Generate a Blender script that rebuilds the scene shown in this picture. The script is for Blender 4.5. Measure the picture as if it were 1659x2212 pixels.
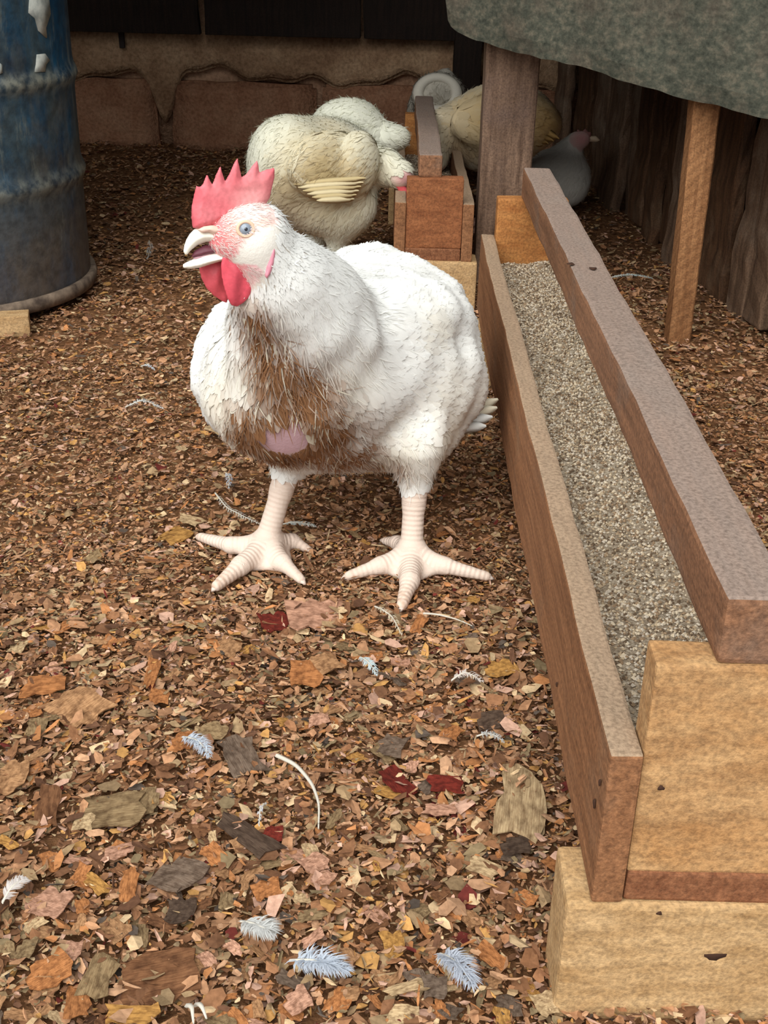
import bpy, bmesh, math, random
import numpy as np
from mathutils import Matrix, Vector

for o in list(bpy.data.objects): bpy.data.objects.remove(o)
SC = bpy.context.scene
COL = SC.collection
random.seed(7); RNG = np.random.default_rng(11)

# ------------------------------------------------------------------ camera
FPX, W, H = 2600.0, 1659.0, 2212.0
PITCH, ROLL, CAMZ = math.radians(26.7), 0.025, 0.51
CM = (Matrix.Rotation(math.pi/2-PITCH, 3, 'X') @ Matrix.Rotation(ROLL, 3, 'Z'))
cd = bpy.data.cameras.new('camera'); cam = bpy.data.objects.new('camera', cd); COL.objects.link(cam)
cd.sensor_fit = 'HORIZONTAL'; cd.sensor_width = 36.0; cd.lens = 36.0*FPX/W; cd.clip_start = 0.01
cam.matrix_world = Matrix.Translation((0, 0, CAMZ)) @ CM.to_4x4()
SC.camera = cam

# ------------------------------------------------------------------ world, sun, exposure
wd = bpy.data.worlds.new('world'); SC.world = wd; wd.use_nodes = True
bg = wd.node_tree.nodes['Background']; bg.inputs[0].default_value = (0.90, 0.96, 1.0, 1); bg.inputs[1].default_value = 0.55
sd_ = bpy.data.lights.new('daylight', 'SUN'); sun = bpy.data.objects.new('daylight', sd_); COL.objects.link(sun)
sd_.energy = 2.7; sd_.angle = math.radians(70); sd_.color = (1.0, 0.985, 0.95)
sun.rotation_euler = Vector((0.30, 0.66, -0.78)).to_track_quat('-Z', 'Y').to_euler()
sun.location = (-1.5, -2, 3)
vs = SC.view_settings
vs.view_transform = 'Standard'; vs.look = 'None'; vs.exposure = 0.68; vs.gamma = 1.0; vs.use_curve_mapping = False

# ------------------------------------------------------------------ helpers
def ray(px, py):
    return CM @ Vector(((px-W/2)/FPX, -(py-H/2)/FPX, -1.0))
def atY(px, py, Y):
    d = ray(px, py); t = Y/d.y; return Vector((d.x*t, Y, CAMZ+d.z*t))
def atZ(px, py, z=0.0):
    d = ray(px, py); t = (z-CAMZ)/d.z; return Vector((d.x*t, d.y*t, z))
def atPlane(px, py, o, n):
    d = ray(px, py); c = Vector((0, 0, CAMZ)); t = (o-c).dot(n)/d.dot(n); return c+d*t
def lin(c):
    return tuple((x/255/12.92 if x/255 <= 0.04045 else ((x/255+0.055)/1.055)**2.4) for x in c)
def tag(o, label=None, cat=None, group=None, kind=None):
    if label: o['label'] = label
    if cat: o['category'] = cat
    if group: o['group'] = group
    if kind: o['kind'] = kind
    return o
def link(name, me, parent=None, mat=None, smooth=True):
    o = bpy.data.objects.new(name, me); COL.objects.link(o)
    if parent: o.parent = parent
    if mat and not me.materials: me.materials.append(mat)
    return o
def empty(name, loc):
    o = bpy.data.objects.new(name, None); COL.objects.link(o); o.location = loc; o.empty_display_size = 0.03
    return o
def wm(o):
    return (wm(o.parent) @ o.matrix_basis) if o.parent else o.matrix_basis.copy()
def woff(o):
    return np.array(wm(o).translation) if o else np.zeros(3)
def shift(me, loc):
    n = len(me.vertices); a = np.empty(n*3, np.float32); me.vertices.foreach_get('co', a)
    a = a.reshape(-1, 3)-np.array(loc, np.float32); me.vertices.foreach_set('co', a.ravel()); me.update()
def mesh_np(name, v, polys, col=None, uv=None, attrs=None, smooth=True, nrm=None):
    """polys: list of (M,k) int arrays"""
    me = bpy.data.meshes.new(name); v = np.asarray(v, np.float32)
    me.vertices.add(len(v)); me.vertices.foreach_set('co', v.ravel())
    li = np.concatenate([p.ravel() for p in polys]).astype(np.int32)
    st = []; off = 0
    for p in polys:
        st.append(off+np.arange(len(p))*p.shape[1]); off += p.size
    st = np.concatenate(st).astype(np.int32)
    me.loops.add(len(li)); me.loops.foreach_set('vertex_index', li)
    me.polygons.add(len(st)); me.polygons.foreach_set('loop_start', st)
    me.update(calc_edges=True); me.validate()
    me.polygons.foreach_set('use_smooth', np.full(len(me.polygons), smooth))
    if col is not None:
        a = me.color_attributes.new('Col', 'FLOAT_COLOR', 'POINT')
        c = np.ones((len(v), 4), np.float32); c[:, :3] = col; a.data.foreach_set('color', c.ravel())
    if uv is not None:
        l = me.uv_layers.new(name='UVMap'); l.data.foreach_set('uv', np.asarray(uv, np.float32)[li].ravel())
    if attrs:
        for k, x in attrs.items():
            a = me.attributes.new(k, 'FLOAT', 'POINT'); a.data.foreach_set('value', np.asarray(x, np.float32))
    me.update()
    if nrm is not None: me.normals_split_custom_set_from_vertices(np.asarray(nrm, np.float32))
    return me

# ---- materials
def mat(name, color=(0.5, 0.5, 0.5), rough=0.8, spec=0.3):
    m = bpy.data.materials.new(name); m.use_nodes = True
    b = m.node_tree.nodes['Principled BSDF']
    b.inputs['Base Color'].default_value = (*color, 1); b.inputs['Roughness'].default_value = rough
    b.inputs['Specular IOR Level'].default_value = spec
    return m, m.node_tree, b
def N(t, kind, **kw):
    n = t.nodes.new(kind)
    for k, x in kw.items(): setattr(n, k, x)
    return n
def ramp(t, fac, stops):
    r = N(t, 'ShaderNodeValToRGB'); e = r.color_ramp.elements
    while len(e) < len(stops): e.new(0.5)
    for i, (p, c) in enumerate(stops): e[i].position = p; e[i].color = (*lin(c), 1) if len(c) == 3 else c
    t.links.new(fac, r.inputs[0]); return r.outputs[0]
def noise(t, vec, scale, detail=5, rough=0.6):
    n = N(t, 'ShaderNodeTexNoise'); n.inputs['Scale'].default_value = scale
    n.inputs['Detail'].default_value = detail; n.inputs['Roughness'].default_value = rough
    if vec is not None: t.links.new(vec, n.inputs['Vector'])
    return n.outputs['Fac']
def mapped(t, scale, coord='Object', loc=(0, 0, 0)):
    c = N(t, 'ShaderNodeTexCoord'); mp = N(t, 'ShaderNodeMapping')
    mp.inputs['Scale'].default_value = scale; mp.inputs['Location'].default_value = loc
    t.links.new(c.outputs[coord], mp.inputs[0]); return mp.outputs[0]
def mix(t, fac, a, b, mode='MIX'):
    m = N(t, 'ShaderNodeMix', data_type='RGBA', blend_type=mode)
    if isinstance(fac, float): m.inputs[0].default_value = fac
    else: t.links.new(fac, m.inputs[0])
    for s, x in ((6, a), (7, b)):
        if isinstance(x, tuple): m.inputs[s].default_value = (*lin(x), 1)
        else: t.links.new(x, m.inputs[s])
    return m.outputs[2]
def bump(t, b, h, strength=0.5, dist=0.002):
    n = N(t, 'ShaderNodeBump'); n.inputs['Strength'].default_value = strength; n.inputs['Distance'].default_value = dist
    t.links.new(h, n.inputs['Height']); t.links.new(n.outputs[0], b.inputs['Normal'])
def wood(name, dark, light, grime=None, grime_amt=(0.5, 0.7), seed=0.0, grain=(4, 70, 70), rough=0.8, saw=False, top_tone=None):
    m, t, b = mat(name, rough=rough, spec=0.25)
    v = mapped(t, grain, loc=(seed, seed*2.3, seed*0.7))
    g = noise(t, v, 2.2, 6, 0.65)
    c = ramp(t, g, [(0.3, dark), (0.68, light)])
    v2 = mapped(t, (6, 9, 9), loc=(seed*3, seed, 1))
    big = noise(t, v2, 2.0, 4)
    if grime: c = mix(t, ramp(t, big, [(grime_amt[0], (0, 0, 0)), (grime_amt[1], (255, 255, 255))]), c, grime)
    fine = noise(t, mapped(t, (1, 1, 1)), 420, 3)
    c = mix(t, 0.5, c, ramp(t, fine, [(0.3, (90, 80, 75)), (0.65, (255, 250, 240))]), 'MULTIPLY')
    if saw:
        w = N(t, 'ShaderNodeTexWave'); w.bands_direction = 'DIAGONAL'; w.inputs['Scale'].default_value = 40; w.inputs['Distortion'].default_value = 2.5; w.inputs['Detail'].default_value = 3
        mp = mapped(t, (1, 0.9, 0.9)); t.links.new(mp, w.inputs['Vector'])
        c = mix(t, 0.22, c, ramp(t, w.outputs['Fac'], [(0.2, (150, 120, 100)), (0.7, (255, 255, 255))]), 'MULTIPLY')
    if top_tone:  # upward faces blend toward a greyer, paler tone
        ge = N(t, 'ShaderNodeNewGeometry'); sp = N(t, 'ShaderNodeSeparateXYZ'); t.links.new(ge.outputs['True Normal'], sp.inputs[0])
        mr = N(t, 'ShaderNodeMapRange'); mr.inputs[1].default_value = 0.4; mr.inputs[2].default_value = 0.9; mr.inputs[4].default_value = 0.75; t.links.new(sp.outputs[2], mr.inputs[0])
        dm = mix(t, 0.5, top_tone, ramp(t, fine, [(0.3, (120, 110, 100)), (0.6, (255, 255, 255))]), 'MULTIPLY'); c = mix(t, mr.outputs[0], c, dm)
    t.links.new(c, b.inputs['Base Color'])
    h = N(t, 'ShaderNodeMath', operation='ADD'); t.links.new(g, h.inputs[0]); t.links.new(fine, h.inputs[1])
    bump(t, b, h.outputs[0], 0.5, 0.0012)
    return m
def vcol_mat(name, rough=0.85, spec=0.2, transl=0.0, barb=False, speck=0.0):
    m, t, b = mat(name, rough=rough, spec=spec)
    a = N(t, 'ShaderNodeVertexColor', layer_name='Col'); c = a.outputs[0]
    if speck:
        f = noise(t, mapped(t, (1, 1, 1)), 300, 4)
        c = mix(t, speck, c, ramp(t, f, [(0.3, (110, 95, 80)), (0.7, (255, 255, 255))]), 'MULTIPLY')
    t.links.new(c, b.inputs['Base Color'])
    if barb:
        u = N(t, 'ShaderNodeUVMap', uv_map='UVMap'); mp = N(t, 'ShaderNodeMapping')
        mp.inputs['Scale'].default_value = (2.0, 26, 1); t.links.new(u.outputs[0], mp.inputs[0])
        f = noise(t, mp.outputs[0], 1.6, 3); bump(t, b, f, 0.35, 0.001)
    if transl:
        tr = N(t, 'ShaderNodeBsdfTranslucent'); t.links.new(c, tr.inputs[0])
        ms = N(t, 'ShaderNodeMixShader'); ms.inputs[0].default_value = transl
        out = t.nodes['Material Output']
        t.links.new(b.outputs[0], ms.inputs[1]); t.links.new(tr.outputs[0], ms.inputs[2]); t.links.new(ms.outputs[0], out.inputs[0])
    return m

# ---- solid timber
def board(name, size, loc, mat_, parent=None, rot=(0, 0, 0), bev=0.0018, wob=0.0005, axis='Y'):
    """size in world axes; mesh is built with its grain along local X"""
    sx, sy, sz = size
    if axis == 'Y': L, B, T, R = sy, sx, sz, Matrix.Rotation(math.pi/2, 4, 'Z')
    elif axis == 'Z': L, B, T, R = sz, sy, sx, Matrix.Rotation(-math.pi/2, 4, 'Y')
    else: L, B, T, R = sx, sy, sz, Matrix.Identity(4)
    if axis == 'Y': B = sx
    bm = bmesh.new(); bmesh.ops.create_cube(bm, size=1)
    n = max(2, int(L/0.03)); n = min(n, 40)
    for v in bm.verts: v.co = Vector((v.co.x*L, v.co.y*B, v.co.z*T))
    bmesh.ops.bevel(bm, geom=list(bm.edges), offset=min(bev, T*0.3, B*0.3), segments=2, affect='EDGES', profile=0.6)
    es = [e for e in bm.edges if abs(e.verts[0].co.x-e.verts[1].co.x) > L*0.5]
    bmesh.ops.subdivide_edges(bm, edges=es, cuts=n, use_grid_fill=True)
    rr = random.Random(hash((round(L, 4), round(loc[0], 4), round(loc[1], 4))) & 0xffff)
    ph = [rr.uniform(0, 6.28) for _ in range(6)]
    for v in bm.verts:
        x = v.co.x
        v.co.y += wob*(math.sin(x*17+ph[0])+0.6*math.sin(x*41+ph[1])+0.5*math.sin(x*90+v.co.z*200+ph[4]))
        v.co.z += wob*(math.sin(x*13+ph[2])+0.6*math.sin(x*47+ph[3])+0.5*math.sin(x*85+v.co.y*200+ph[5]))
    me = bpy.data.meshes.new(name); bm.to_mesh(me); bm.free()
    me.polygons.foreach_set('use_smooth', np.full(len(me.polygons), False))
    o = link(name, me, parent, mat_)
    m = Matrix.Translation(loc) @ Matrix.Rotation(rot[2], 4, 'Z') @ Matrix.Rotation(rot[1], 4, 'Y') @ Matrix.Rotation(rot[0], 4, 'X') @ R
    if parent: m = wm(parent).inverted() @ m
    o.matrix_basis = m
    return o

# ---- implicit surfaces
class Field:
    def __init__(s, lo, hi, h):
        s.lo = np.array(lo, float); s.h = h
        s.n = np.ceil((np.array(hi)-s.lo)/h).astype(int)+1
        ax = [s.lo[i]+np.arange(s.n[i])*h for i in range(3)]
        s.X, s.Y, s.Z = [a.astype(np.float32) for a in np.meshgrid(*ax, indexing='ij')]
        s.F = np.full(s.n, 1e3, np.float32)
    def sample(s, p):
        q = (p-s.lo)/s.h; q = np.clip(q, 0, s.n-1.001); i = q.astype(int); f = q-i; r = 0
        for dx in (0, 1):
            for dy in (0, 1):
                for dz in (0, 1):
                    w = (f[:, 0] if dx else 1-f[:, 0])*(f[:, 1] if dy else 1-f[:, 1])*(f[:, 2] if dz else 1-f[:, 2])
                    r = r+w*s.F[i[:, 0]+dx, i[:, 1]+dy, i[:, 2]+dz]
        return r
    def grad(s, p):
        e = s.h*1.2; g = np.stack([s.sample(p+np.eye(3)[k]*e)-s.sample(p-np.eye(3)[k]*e) for k in range(3)], 1)
        return g/(np.linalg.norm(g, axis=1, keepdims=True)+1e-9)
def nets(F, lo, h):
    S = F < 0; n = F.shape
    cs = [(a, b, c) for a in (0, 1) for b in (0, 1) for c in (0, 1)]
    sl = lambda A, a, b, c: A[a:n[0]-1+a, b:n[1]-1+b, c:n[2]-1+c]
    cnt = sum(sl(S, *c).astype(np.int8) for c in cs)
    act = (cnt > 0) & (cnt < 8); I = np.argwhere(act); idx = np.full(act.shape, -1, np.int64); idx[act] = np.arange(len(I))
    P = np.zeros((len(I), 3)); K = np.zeros(len(I))
    for c in cs:
        for ax in range(3):
            if c[ax]: continue
            d = list(c); d[ax] = 1
            a = F[I[:, 0]+c[0], I[:, 1]+c[1], I[:, 2]+c[2]]; b = F[I[:, 0]+d[0], I[:, 1]+d[1], I[:, 2]+d[2]]
            m = (a < 0) != (b < 0); t = np.where(m, a/(a-b+1e-12), 0)
            q = np.tile(np.array(c, float), (len(I), 1)); q[:, ax] += t
            P += q*m[:, None]; K += m
    V = np.array(lo)+(I+P/K[:, None])*h
    quads = []
    for ax in range(3):
        a = [slice(0, n[i]) for i in range(3)]; b = list(a); a[ax] = slice(0, n[ax]-1); b[ax] = slice(1, n[ax])
        A, B = S[tuple(a)], S[tuple(b)]; E = np.argwhere(A != B); u, w = [(1, 2), (2, 0), (0, 1)][ax]
        ok = (E[:, u] > 0) & (E[:, w] > 0) & (E[:, u] < n[u]-1) & (E[:, w] < n[w]-1); E = E[ok]
        fl = A[E[:, 0], E[:, 1], E[:, 2]]
        def g(du, dw):
            e = E.copy(); e[:, u] -= du; e[:, w] -= dw; return idx[e[:, 0], e[:, 1], e[:, 2]]
        q = np.stack([g(0, 0), g(1, 0), g(1, 1), g(0, 1)], 1); q[~fl] = q[~fl][:, ::-1]
        quads.append(q)
    return V, np.concatenate(quads)
def ell(P, c, ax, r):
    d = [P[i]-c[i] for i in range(3)]
    q = [(d[0]*a[0]+d[1]*a[1]+d[2]*a[2]) for a in ax]
    k0 = np.sqrt(sum((q[i]/r[i])**2 for i in range(3)))+1e-9; k1 = np.sqrt(sum((q[i]/r[i]**2)**2 for i in range(3)))+1e-9
    return k0*(k0-1)/k1
def cap(P, a, b, ra, rb):
    ab = np.array(b)-np.array(a); L2 = float(ab@ab)+1e-12
    t = np.clip(sum((P[i]-a[i])*ab[i] for i in range(3))/L2, 0, 1)
    return np.sqrt(sum((P[i]-a[i]-ab[i]*t)**2 for i in range(3)))-(ra+(rb-ra)*t), t
def smin(a, b, k):
    h = np.clip(0.5+0.5*(b-a)/k, 0, 1); return b*(1-h)+a*h-k*h*(1-h)

def slab(name, poly, fr, noff, T, R, h, col, mat_, parent, bumpf=None):
    """solid with a traced outline (u,v) in the frame fr=(origin,u,v,n); half thickness T(u,v) fades to the rim over R"""
    o, U, V_, Nn = fr; poly = np.array(poly)
    lo = poly.min(0)-3*h; hi = poly.max(0)+3*h
    tm = 0.02
    us = np.arange(lo[0], hi[0], h); vs_ = np.arange(lo[1], hi[1], h); ns = np.arange(-tm, tm+h, h)
    A, B = np.meshgrid(us, vs_, indexing='ij')
    d = np.full(A.shape, 1e9); ins = np.zeros(A.shape, bool)
    for i in range(len(poly)):
        p, q = poly[i], poly[(i+1) % len(poly)]; e = q-p; t = np.clip(((A-p[0])*e[0]+(B-p[1])*e[1])/(e@e+1e-15), 0, 1)
        d = np.minimum(d, np.hypot(A-p[0]-e[0]*t, B-p[1]-e[1]*t))
        c = ((p[1] > B) != (q[1] > B)) & (A < (q[0]-p[0])*(B-p[1])/(q[1]-p[1]+1e-15)+p[0]); ins ^= c
    s = np.where(ins, -d, d)
    Th = T(A, B)*np.sqrt(np.clip(-s/R, 0, 1))
    if bumpf is not None: Th = Th*(1+bumpf(A, B))
    F = np.where(ins[:, :, None], np.maximum(np.abs(ns)[None, None, :]-Th[:, :, None], s[:, :, None]), np.hypot(s[:, :, None], ns[None, None, :]))
    Vv, q = nets(F, (lo[0], lo[1], ns[0]), h)
    w = np.array(o)+Vv[:, :1]*np.array(U)+Vv[:, 1:2]*np.array(V_)+(Vv[:, 2:]+noff)*np.array(Nn)
    w = w-woff(parent)
    me = mesh_np(name, w, [q[:, ::-1]], col=col(Vv) if callable(col) else np.tile(col, (len(w), 1)))
    return link(name, me, parent, mat_)

# ================================================================== THE SETTING
def grid_mesh(name, x0, x1, y0, y1, nx, ny, zf):
    x = np.linspace(x0, x1, nx); y = np.linspace(y0, y1, ny); X, Y = np.meshgrid(x, y, indexing='ij')
    v = np.stack([X, Y, zf(X, Y)], -1).reshape(-1, 3)
    i = np.arange(nx*ny).reshape(nx, ny); q = np.stack([i[:-1, :-1], i[1:, :-1], i[1:, 1:], i[:-1, 1:]], -1).reshape(-1, 4)
    return mesh_np(name, v, [q])
def fz(X, Y):
    return (0.004*np.sin(X*9+1.3)*np.sin(Y*7.1)+0.002*np.sin(X*31+Y*17)+0.0015*np.sin(X*57-Y*43))
m_floor, t, b = mat('litter_dust', rough=0.95, spec=0.1)
f1 = noise(t, mapped(t, (1, 1, 1)), 120, 6, 0.7); f2 = noise(t, mapped(t, (1, 1, 1), loc=(3, 1, 0)), 6, 4)
c = ramp(t, f1, [(0.3, (84, 56, 36)), (0.5, (128, 90, 60)), (0.7, (166, 122, 86))])
c = mix(t, ramp(t, f2, [(0.4, (0, 0, 0)), (0.7, (150, 150, 150))]), c, (112, 76, 50)); t.links.new(c, b.inputs['Base Color'])
bump(t, b, f1, 1.0, 0.006)
floor = link('floor', grid_mesh('floor', -2.2, 1.2, -1.0, 3.05, 240, 280, lambda X, Y: fz(X, Y)-0.004), None, m_floor); tag(floor, kind='structure')

# --- back wall: mud blocks, mortar, plaster
YW = 2.88
def mud(name, a, b_, c_, seed):
    m, t, b = mat(name, rough=0.95, spec=0.1)
    f = noise(t, mapped(t, (1, 1, 1), loc=(seed, 0, seed)), 9, 8, 0.68); g = noise(t, mapped(t, (1, 1, 1), loc=(0, seed, 2)), 150, 4)
    c = ramp(t, f, [(0.32, a), (0.5, b_), (0.68, c_)])
    c = mix(t, 0.45, c, ramp(t, g, [(0.3, (90, 75, 65)), (0.62, (255, 255, 255))]), 'MULTIPLY')
    t.links.new(c, b.inputs['Base Color'])
    h = N(t, 'ShaderNodeMath', operation='ADD'); t.links.new(f, h.inputs[0]); t.links.new(g, h.inputs[1]); bump(t, b, h.outputs[0], 0.8, 0.006)
    return m
m_plaster = mud('mud_plaster', (142, 108, 82), (180, 146, 114), (204, 172, 138), 1.0)
m_brick = mud('mud_block', (142, 98, 74), (168, 122, 94), (186, 144, 114), 4.0)
m_mortar = mud('mud_mortar', (152, 116, 90), (180, 142, 114), (198, 160, 130), 7.0)
m_darkwood = wood('shade_dark_wood', (24, 17, 13), (46, 32, 24), seed=3.0)  # near-black; shade of the upper back wall is put into this colour
def rough_box(name, x0, x1, y0, y1, z0, z1, seg, amp, m, parent, seed=0, ragged=None):
    bm = bmesh.new(); bmesh.ops.create_cube(bm, size=1)
    for v in bm.verts: v.co = Vector(((x0+x1)/2+v.co.x*(x1-x0), (y0+y1)/2+v.co.y*(y1-y0), (z0+z1)/2+v.co.z*(z1-z0)))
    bmesh.ops.bevel(bm, geom=list(bm.edges), offset=min(0.008, (y1-y0)*0.3), segments=2, affect='EDGES')
    bmesh.ops.subdivide_edges(bm, edges=[e for e in bm.edges if e.calc_length() > seg], cuts=max(2, int((z1-z0)/seg)), use_grid_fill=True)
    if (x1-x0) > 3*(z1-z0):
        bmesh.ops.subdivide_edges(bm, edges=[e for e in bm.edges if abs(e.verts[0].co.x-e.verts[1].co.x) > seg*1.5], cuts=int(min(40, (x1-x0)/(z1-z0)*2)), use_grid_fill=True)
    from mathutils import noise as mn
    for v in bm.verts:
        p = v.co*14+Vector((seed*3.1, 0, seed)); n = mn.noise_vector(p)+0.5*mn.noise_vector(p*2.7)
        v.co += n*amp
        if ragged: v.co.z += ragged(v.co.x)*max(0, min(1, 1.6-(v.co.z-z0)/(z1-z0)*2.2))
    me = bpy.data.meshes.new(name); bm.to_mesh(me); bm.free()
    me.polygons.foreach_set('use_smooth', np.full(len(me.polygons), True))
    return link(name, me, parent, m)
wb = rough_box('wall_back', -2.2, 1.0, YW+0.03, YW+0.12, -0.02, 1.40, 0.2, 0.002, m_mortar, None); tag(wb, kind='structure')
zt = 0.155
xs = [-1.75, -1.40, -1.05, -0.71, -0.535, -0.18, 0.16, 0.50, 0.86]
bx = [(-2.15, -1.585), (-1.575, -1.19), (-1.18, -0.82), (-0.81, -0.545), (-0.512, -0.178), (-0.166, 0.132), (0.143, 0.49), (0.50, 0.85)]
for i, (a, b_) in enumerate(bx):
    rough_box('mud_block', a, b_, YW, YW+0.08, -0.02, zt-0.01, 0.03, 0.006, m_brick, wb, seed=i)
rag = lambda x: 0.010*math.sin(x*11)+0.008*math.sin(x*29+1)+0.006*math.sin(x*61)-0.10*math.exp(-((x+0.525)/0.028)**2)
rough_box('plaster_coat', -2.15, 0.95, YW-0.003, YW+0.06, zt, 0.262, 0.02, 0.004, m_plaster, wb, seed=5, ragged=rag)
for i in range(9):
    board('wall_plank', (0.34, 0.025, 1.1), (-2.0+i*0.35, YW-0.045, 0.800), m_darkwood, wb, axis='Z', wob=0.002)  # added planks, their dark colour paints the shadow over the upper wall
m_iron, _, _ = mat('rusty_iron', lin((40, 30, 26)), 0.7)
board('hook', (0.012, 0.012, 0.05), tuple(atY(262, 78, YW-0.012)), m_iron, wb, axis='Z')
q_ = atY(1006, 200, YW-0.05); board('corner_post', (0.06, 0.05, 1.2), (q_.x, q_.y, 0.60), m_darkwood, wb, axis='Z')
# --- side walls of the coop and a light-blocking roof
m_slab = wood('weathered_slab_wood', (58, 40, 27), (112, 80, 56), grime=(128, 104, 82), grime_amt=(0.52, 0.75), seed=5.0, grain=(5, 40, 40))
m_slab2 = wood('grey_slab_wood', (84, 64, 50), (140, 112, 90), grime=(150, 130, 112), seed=9.0, grain=(5, 40, 40))
m_roof = wood('roof_wood', (40, 28, 20), (70, 50, 36), seed=2.0)
wr = board('wall_right', (0.02, 2.6, 1.4), (0.70, 1.85, 0.69), m_darkwood, axis='Y', wob=0.0); tag(wr, kind='structure')
rr = random.Random(5)
yy = 2.84
while yy > 0.75:
    wd_ = rr.uniform(0.06, 0.12); xw = 0.425+(2.46-yy)*0.115
    pl = board('wall_plank', (0.02, wd_-0.006, rr.uniform(1.2, 1.3)), (xw+rr.uniform(-0.008, 0.008), yy-wd_/2, 0.62), m_slab if rr.random() < 0.7 else m_slab2, wr,
               axis='Z', rot=(rr.uniform(-0.02, 0.02), rr.uniform(-0.02, 0.02), 0.11), wob=0.003, bev=0.004)
    yy -= wd_
wl = board('wall_left', (0.03, 2.2, 1.4), (-1.35, 1.85, 0.69), m_slab, axis='Y', wob=0.002); tag(wl, kind='structure')
ce = board('shade_ceiling', (2.5, 1.50, 0.03), (-0.3, 2.22, 1.12), m_roof, axis='Y', wob=0.0); tag(ce, kind='structure')  # unseen roof, height and front edge set to shade the back

# ================================================================== NEST BOX on posts
m_post = wood('grey_post_wood', (92, 70, 56), (152, 124, 104), grime=(118, 96, 84), seed=1.0, grain=(5, 55, 55))
m_post2 = wood('sawn_post_wood', (136, 92, 58), (178, 130, 88), seed=6.0, saw=True)
m_nest, t, b = mat('mossy_board', rough=0.95, spec=0.15)
f1 = noise(t, mapped(t, (60, 8, 60)), 2.0, 7, 0.7); f2 = noise(t, mapped(t, (1, 1, 1)), 16, 5); f3 = noise(t, mapped(t, (1, 1, 1)), 260, 4)
c = ramp(t, f1, [(0.3, (52, 55, 48)), (0.5, (80, 81, 70)), (0.72, (116, 108, 92))])
c = mix(t, ramp(t, f2, [(0.5, (0, 0, 0)), (0.7, (160, 160, 160))]), c, (104, 84, 72))
c = mix(t, 0.3, c, ramp(t, f3, [(0.32, (70, 70, 66)), (0.62, (255, 255, 255))]), 'MULTIPLY'); t.links.new(c, b.inputs['Base Color'])
bump(t, b, f3, 0.3, 0.0015)
nb = empty('nest_box', (0.19, 1.73, 0)); tag(nb, 'grey-green weathered nest box raised on wooden posts above the long trough', 'nest box')
# front board: traced lower edge, standing on the line of the posts
pA, pB = Vector((0.17, 1.70, 0)), Vector((0.385, 1.47, 0)); dv = (pB-pA).normalized(); nv = Vector((dv.y, -dv.x, 0))
edge = [(962, -40), (962, 20), (966, 48), (990, 68), (1030, 88), (1080, 104), (1130, 116), (1172, 128), (1200, 130), (1240, 140), (1320, 166), (1400, 190), (1480, 214), (1560, 232), (1659, 256), (1740, 277), (1830, 300)]
pts = [atPlane(x, y, pA, nv) for x, y in edge]
s_ = [(p-pA).dot(dv) for p in pts]; z_ = [p.z for p in pts]
SS = np.linspace(s_[1], s_[-1], 90); zb = np.interp(SS, s_[1:], z_[1:])+0.0004*np.sin(SS*150)+0.0008*np.sin(SS*67)
zb[0] += 0.012; zb[1] += 0.004
vv = []; 
for k, (s0, zz) in enumerate(zip(SS, zb)):
    for j in range(8):
        z = zz+(0.70-zz)*(j/7)**1.5; fw = 0.002*math.sin(s0*40+j)+ (0.003 if j else 0.0)
        vv.append(pA+dv*s0+nv*fw+Vector((0, 0, z)))
for k, (s0, zz) in enumerate(zip(SS, zb)):
    for j in range(8):
        z = zz+(0.70-zz)*(j/7)**1.5
        vv.append(pA+dv*s0-nv*0.018+Vector((0, 0, z)))
n9 = 90*8; i = np.arange(n9).reshape(90, 8); F_ = np.stack([i[:-1, :-1], i[1:, :-1], i[1:, 1:], i[:-1, 1:]], -1).reshape(-1, 4)
bot = np.stack([i[:-1, 0], i[:-1, 0]+n9, i[1:, 0]+n9, i[1:, 0]], -1); top_ = np.stack([i[:-1, 7], i[1:, 7], i[1:, 7]+n9, i[:-1, 7]+n9], -1)
lft = np.stack([i[0, :-1], i[0, 1:], i[0, 1:]+n9, i[0, :-1]+n9], -1); rgt = np.stack([i[-1, :-1], i[-1, :-1]+n9, i[-1, 1:]+n9, i[-1, 1:]], -1)
V9 = np.array([tuple(v) for v in vv])-woff(nb)
link('front_board', mesh_np('front_board', V9, [F_, (F_+n9)[:, ::-1], bot, top_, lft, rgt], smooth=False), nb, m_nest)
ang = math.atan2(dv.y, dv.x)
dk = [pA+dv*(s_[1]+0.01)-nv*0.02, pA+dv*(s_[-1]-0.01)-nv*0.02, Vector((0.520, 1.40, 0)), Vector((0.392, 2.55, 0)), Vector((0.235, 2.55, 0))]
dV = np.array([(p.x, p.y, z) for z in (0.395, 0.415) for p in dk])-woff(nb); k = np.arange(5)
link('shade_deck', mesh_np('shade_deck', dV, [np.array([[4, 3, 2, 1, 0], [5, 6, 7, 8, 9]]), np.stack([k, (k+1) % 5, (k+1) % 5+5, k+5], 1)], smooth=False), nb, m_slab)  # unseen, widened to the wall to block light from above
c0 = pA+dv*(s_[1]+0.012)-nv*0.115; 
board('end_board', (0.02, 0.19, 0.31), (c0.x, c0.y, 0.55), m_slab, nb, rot=(0, 0, ang), axis='Z')
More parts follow.
